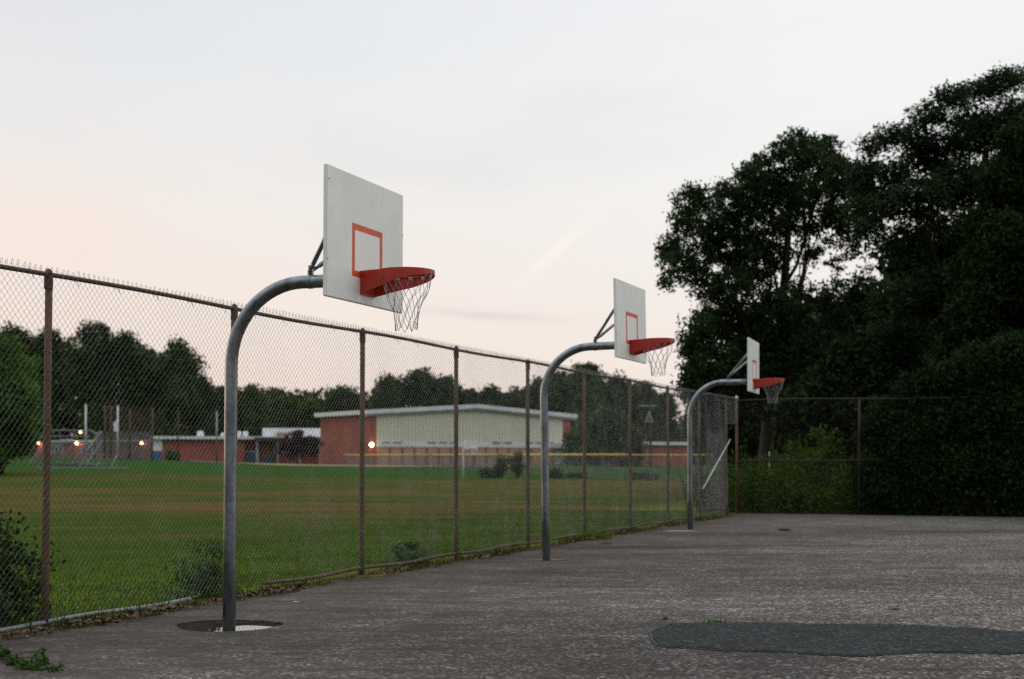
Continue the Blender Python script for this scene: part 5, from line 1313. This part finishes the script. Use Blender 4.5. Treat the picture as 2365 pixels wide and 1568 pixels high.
bush(1345, 1074, 60, 1048, 190, M['leaf_far'], 'long dark bush in front of the right end of the gym', 407, None, 0.45)
bush(1440, 1076, 34, 1046, 195, M['leaf_far'], 'dark bush in front of the low link building', 408, None, 0.45)
bush(1330, 1104, 30, 1092, 98, M['leaf_shrub'], 'flat patch of weeds right of the middle pole at the outfield fence', 409, 'weedy bushes at the outfield fence', 0.16)
bush(1500, 1106, 60, 1090, 94, M['leaf_shrub'], 'long low strip of weeds before the small brick building', 410, 'weedy bushes at the outfield fence', 0.16)
bush(310, 1062, 26, 1058, 160, M['leaf_far'], 'low dark bush at the foot of the backstop', 411, None, 0.3)

# ------------------------------------------------------------------ WORLD, SUN, CAMERA
w = bpy.data.worlds.new('World'); bpy.context.scene.world = w; w.use_nodes = True
nt = w.node_tree; nt.nodes.clear()
out = nt.nodes.new('ShaderNodeOutputWorld')
SUN_EL, SUN_AZ = R(4.0), R(-62)        # azimuth measured from +Y towards +X: the sun has gone down to the left, beyond the field
sky = nt.nodes.new('ShaderNodeTexSky'); sky.sky_type = 'NISHITA'; sky.sun_disc = False
sky.sun_elevation = SUN_EL; sky.sun_rotation = SUN_AZ; sky.air_density = 1.0; sky.dust_density = 2.0; sky.ozone_density = 1.5
bg = nt.nodes.new('ShaderNodeBackground'); bg.inputs[1].default_value = 0.10; nt.links.new(sky.outputs[0], bg.inputs[0])
# thin high cloud veil: pale, pinker low down and towards the sunset
D = N(nt, 'ShaderNodeTexCoord').outputs['Generated']
sep = N(nt, 'ShaderNodeSeparateXYZ'); nt.links.new(D, sep.inputs[0])
el = sep.outputs[2]
base = ramp(nt, el, [(0.0, (0.80, 0.665, 0.60)), (0.06, (0.83, 0.72, 0.655)), (0.13, (0.85, 0.79, 0.735)), (0.22, (0.83, 0.82, 0.80)), (0.36, (0.74, 0.77, 0.81)), (0.7, (0.62, 0.68, 0.76))])
def dirv(px, py): v = ray(px, py).normalized(); return v
def along(vec):
    n = nt.nodes.new('ShaderNodeVectorMath'); n.operation = 'DOT_PRODUCT'; nt.links.new(D, n.inputs[0]); n.inputs[1].default_value = tuple(vec); return n.outputs['Value']
# right part of the sky brighter and neutral, left part cooler above and pinker below
azf = N(nt, 'ShaderNodeMapRange'); nt.links.new(along(Vector((1, 0.0, 0))), azf.inputs[0]); azf.inputs[1].default_value = -0.30; azf.inputs[2].default_value = 0.22; azf.clamp = True
cool = ramp(nt, el, [(0.0, (0.86, 0.70, 0.63)), (0.10, (0.89, 0.765, 0.70)), (0.17, (0.87, 0.80, 0.755)), (0.24, (0.79, 0.80, 0.81)), (0.33, (0.70, 0.745, 0.81)), (0.6, (1.05, 1.12, 1.22))])
warm = ramp(nt, el, [(0.0, (0.88, 0.76, 0.69)), (0.09, (0.90, 0.83, 0.78)), (0.17, (0.90, 0.885, 0.865)), (0.33, (0.90, 0.905, 0.91)), (0.6, (1.35, 1.38, 1.42))])
veil = mix(nt, azf.outputs[0], cool.outputs[0], warm.outputs[0])
cn = noise(nt, mapping(nt, D, (2.2, 2.2, 9.0), rot=(0, 0.35, 0)), 1.6, 5, 0.55)
veil = mix(nt, math_(nt, 'MULTIPLY', ramp(nt, cn.outputs[0], [(0.50, (0,)*3), (0.72, (1,)*3)]).outputs[0], 0.30), veil, (0.93, 0.80, 0.75))
veil = mix(nt, math_(nt, 'MULTIPLY', ramp(nt, cn.outputs[0], [(0.30, (1,)*3), (0.46, (0,)*3)]).outputs[0], 0.25), veil, (0.66, 0.68, 0.72))
def wisp(p0, p1, width, col, amt, soft=1.0):
    global veil
    a, b = dirv(*p0), dirv(*p1); c = (a+b)/2; ax = (b-a); half = ax.length/2; ax.normalize(); nrm_ = c.normalized().cross(ax).normalized()
    s = math_(nt, 'DIVIDE', math_(nt, 'SUBTRACT', along(ax), ax.dot(c)), half)
    wn = noise(nt, D, 14.0, 4, 0.6)
    t_ = math_(nt, 'SUBTRACT', along(nrm_), nrm_.dot(c)); t_ = math_(nt, 'ADD', t_, math_(nt, 'MULTIPLY', math_(nt, 'SUBTRACT', wn.outputs[0], 0.5), width*2.0))
    t_ = math_(nt, 'DIVIDE', t_, width)
    e = math_(nt, 'ADD', math_(nt, 'MULTIPLY', s, s), math_(nt, 'MULTIPLY', t_, t_))
    g_ = math_(nt, 'POWER', 2.718, math_(nt, 'MULTIPLY', e, -1.6))
    front = math_(nt, 'GREATER_THAN', along(c.normalized()), 0.5)
    veil = mix(nt, math_(nt, 'MULTIPLY', math_(nt, 'MULTIPLY', g_, front), amt), veil, col)
wisp((1180, 672), (1400, 480), 0.0045, (0.97, 0.88, 0.84), 0.8)
wisp((930, 712), (1320, 742), 0.004, (0.66, 0.62, 0.62), 0.55)
wisp((400, 300), (640, 160), 0.010, (0.90, 0.83, 0.80), 0.35)
wisp((-100, 470), (330, 560), 0.030, (0.93, 0.75, 0.68), 0.55)
wisp((600, 330), (760, 400), 0.008, (0.90, 0.82, 0.78), 0.3)
# the sky opposite the sunset is dimmer low down
rear = N(nt, 'ShaderNodeMapRange'); nt.links.new(sep.outputs[1], rear.inputs[0]); rear.inputs[1].default_value = 0.25; rear.inputs[2].default_value = -0.65; rear.clamp = True
lowf = N(nt, 'ShaderNodeMapRange'); nt.links.new(el, lowf.inputs[0]); lowf.inputs[1].default_value = 0.65; lowf.inputs[2].default_value = 0.2; lowf.clamp = True
veil = mix(nt, math_(nt, 'MULTIPLY', math_(nt, 'MULTIPLY', rear.outputs[0], lowf.outputs[0]), 0.75), veil, (0.16, 0.19, 0.25))
bg2 = nt.nodes.new('ShaderNodeBackground'); nt.links.new(veil, bg2.inputs[0]); bg2.inputs[1].default_value = 1.0
mx = nt.nodes.new('ShaderNodeMixShader'); mx.inputs[0].default_value = 0.86
nt.links.new(bg.outputs[0], mx.inputs[1]); nt.links.new(bg2.outputs[0], mx.inputs[2]); nt.links.new(mx.outputs[0], out.inputs[0])

sl = bpy.data.lights.new('sun', 'SUN'); sl.energy = 0.22; sl.angle = R(14); sl.color = (1.0, 0.72, 0.52)
so = bpy.data.objects.new('sun', sl); C.objects.link(so)
sd = Vector((math.sin(SUN_AZ)*math.cos(R(7)), math.cos(SUN_AZ)*math.cos(R(7)), math.sin(R(7))))
so.rotation_euler = (-sd).to_track_quat('-Z', 'Y').to_euler(); so.location = sd*50

cam = bpy.data.cameras.new('camera'); co = bpy.data.objects.new('camera', cam); C.objects.link(co)
co.location = (0, 0, HC); co.rotation_euler = (math.pi/2+TILT, 0, 0)
cam.sensor_width = 36; cam.lens = F/2365*36; cam.shift_y = (PPY-784)/2365
cam.clip_start = 0.1; cam.clip_end = 4000
cam.dof.use_dof = True; cam.dof.focus_distance = 13.0; cam.dof.aperture_fstop = 2.0
sc = bpy.context.scene; sc.camera = co
sc.view_settings.view_transform = 'Standard'; sc.view_settings.look = 'None'; sc.view_settings.exposure = 0.2; sc.view_settings.gamma = 1.0
sc.cycles.max_bounces = 5; sc.cycles.diffuse_bounces = 2; sc.cycles.glossy_bounces = 3; sc.cycles.transmission_bounces = 3; sc.cycles.transparent_max_bounces = 4
sc.cycles.use_denoising = False
sc.cycles.sample_clamp_indirect = 4.0
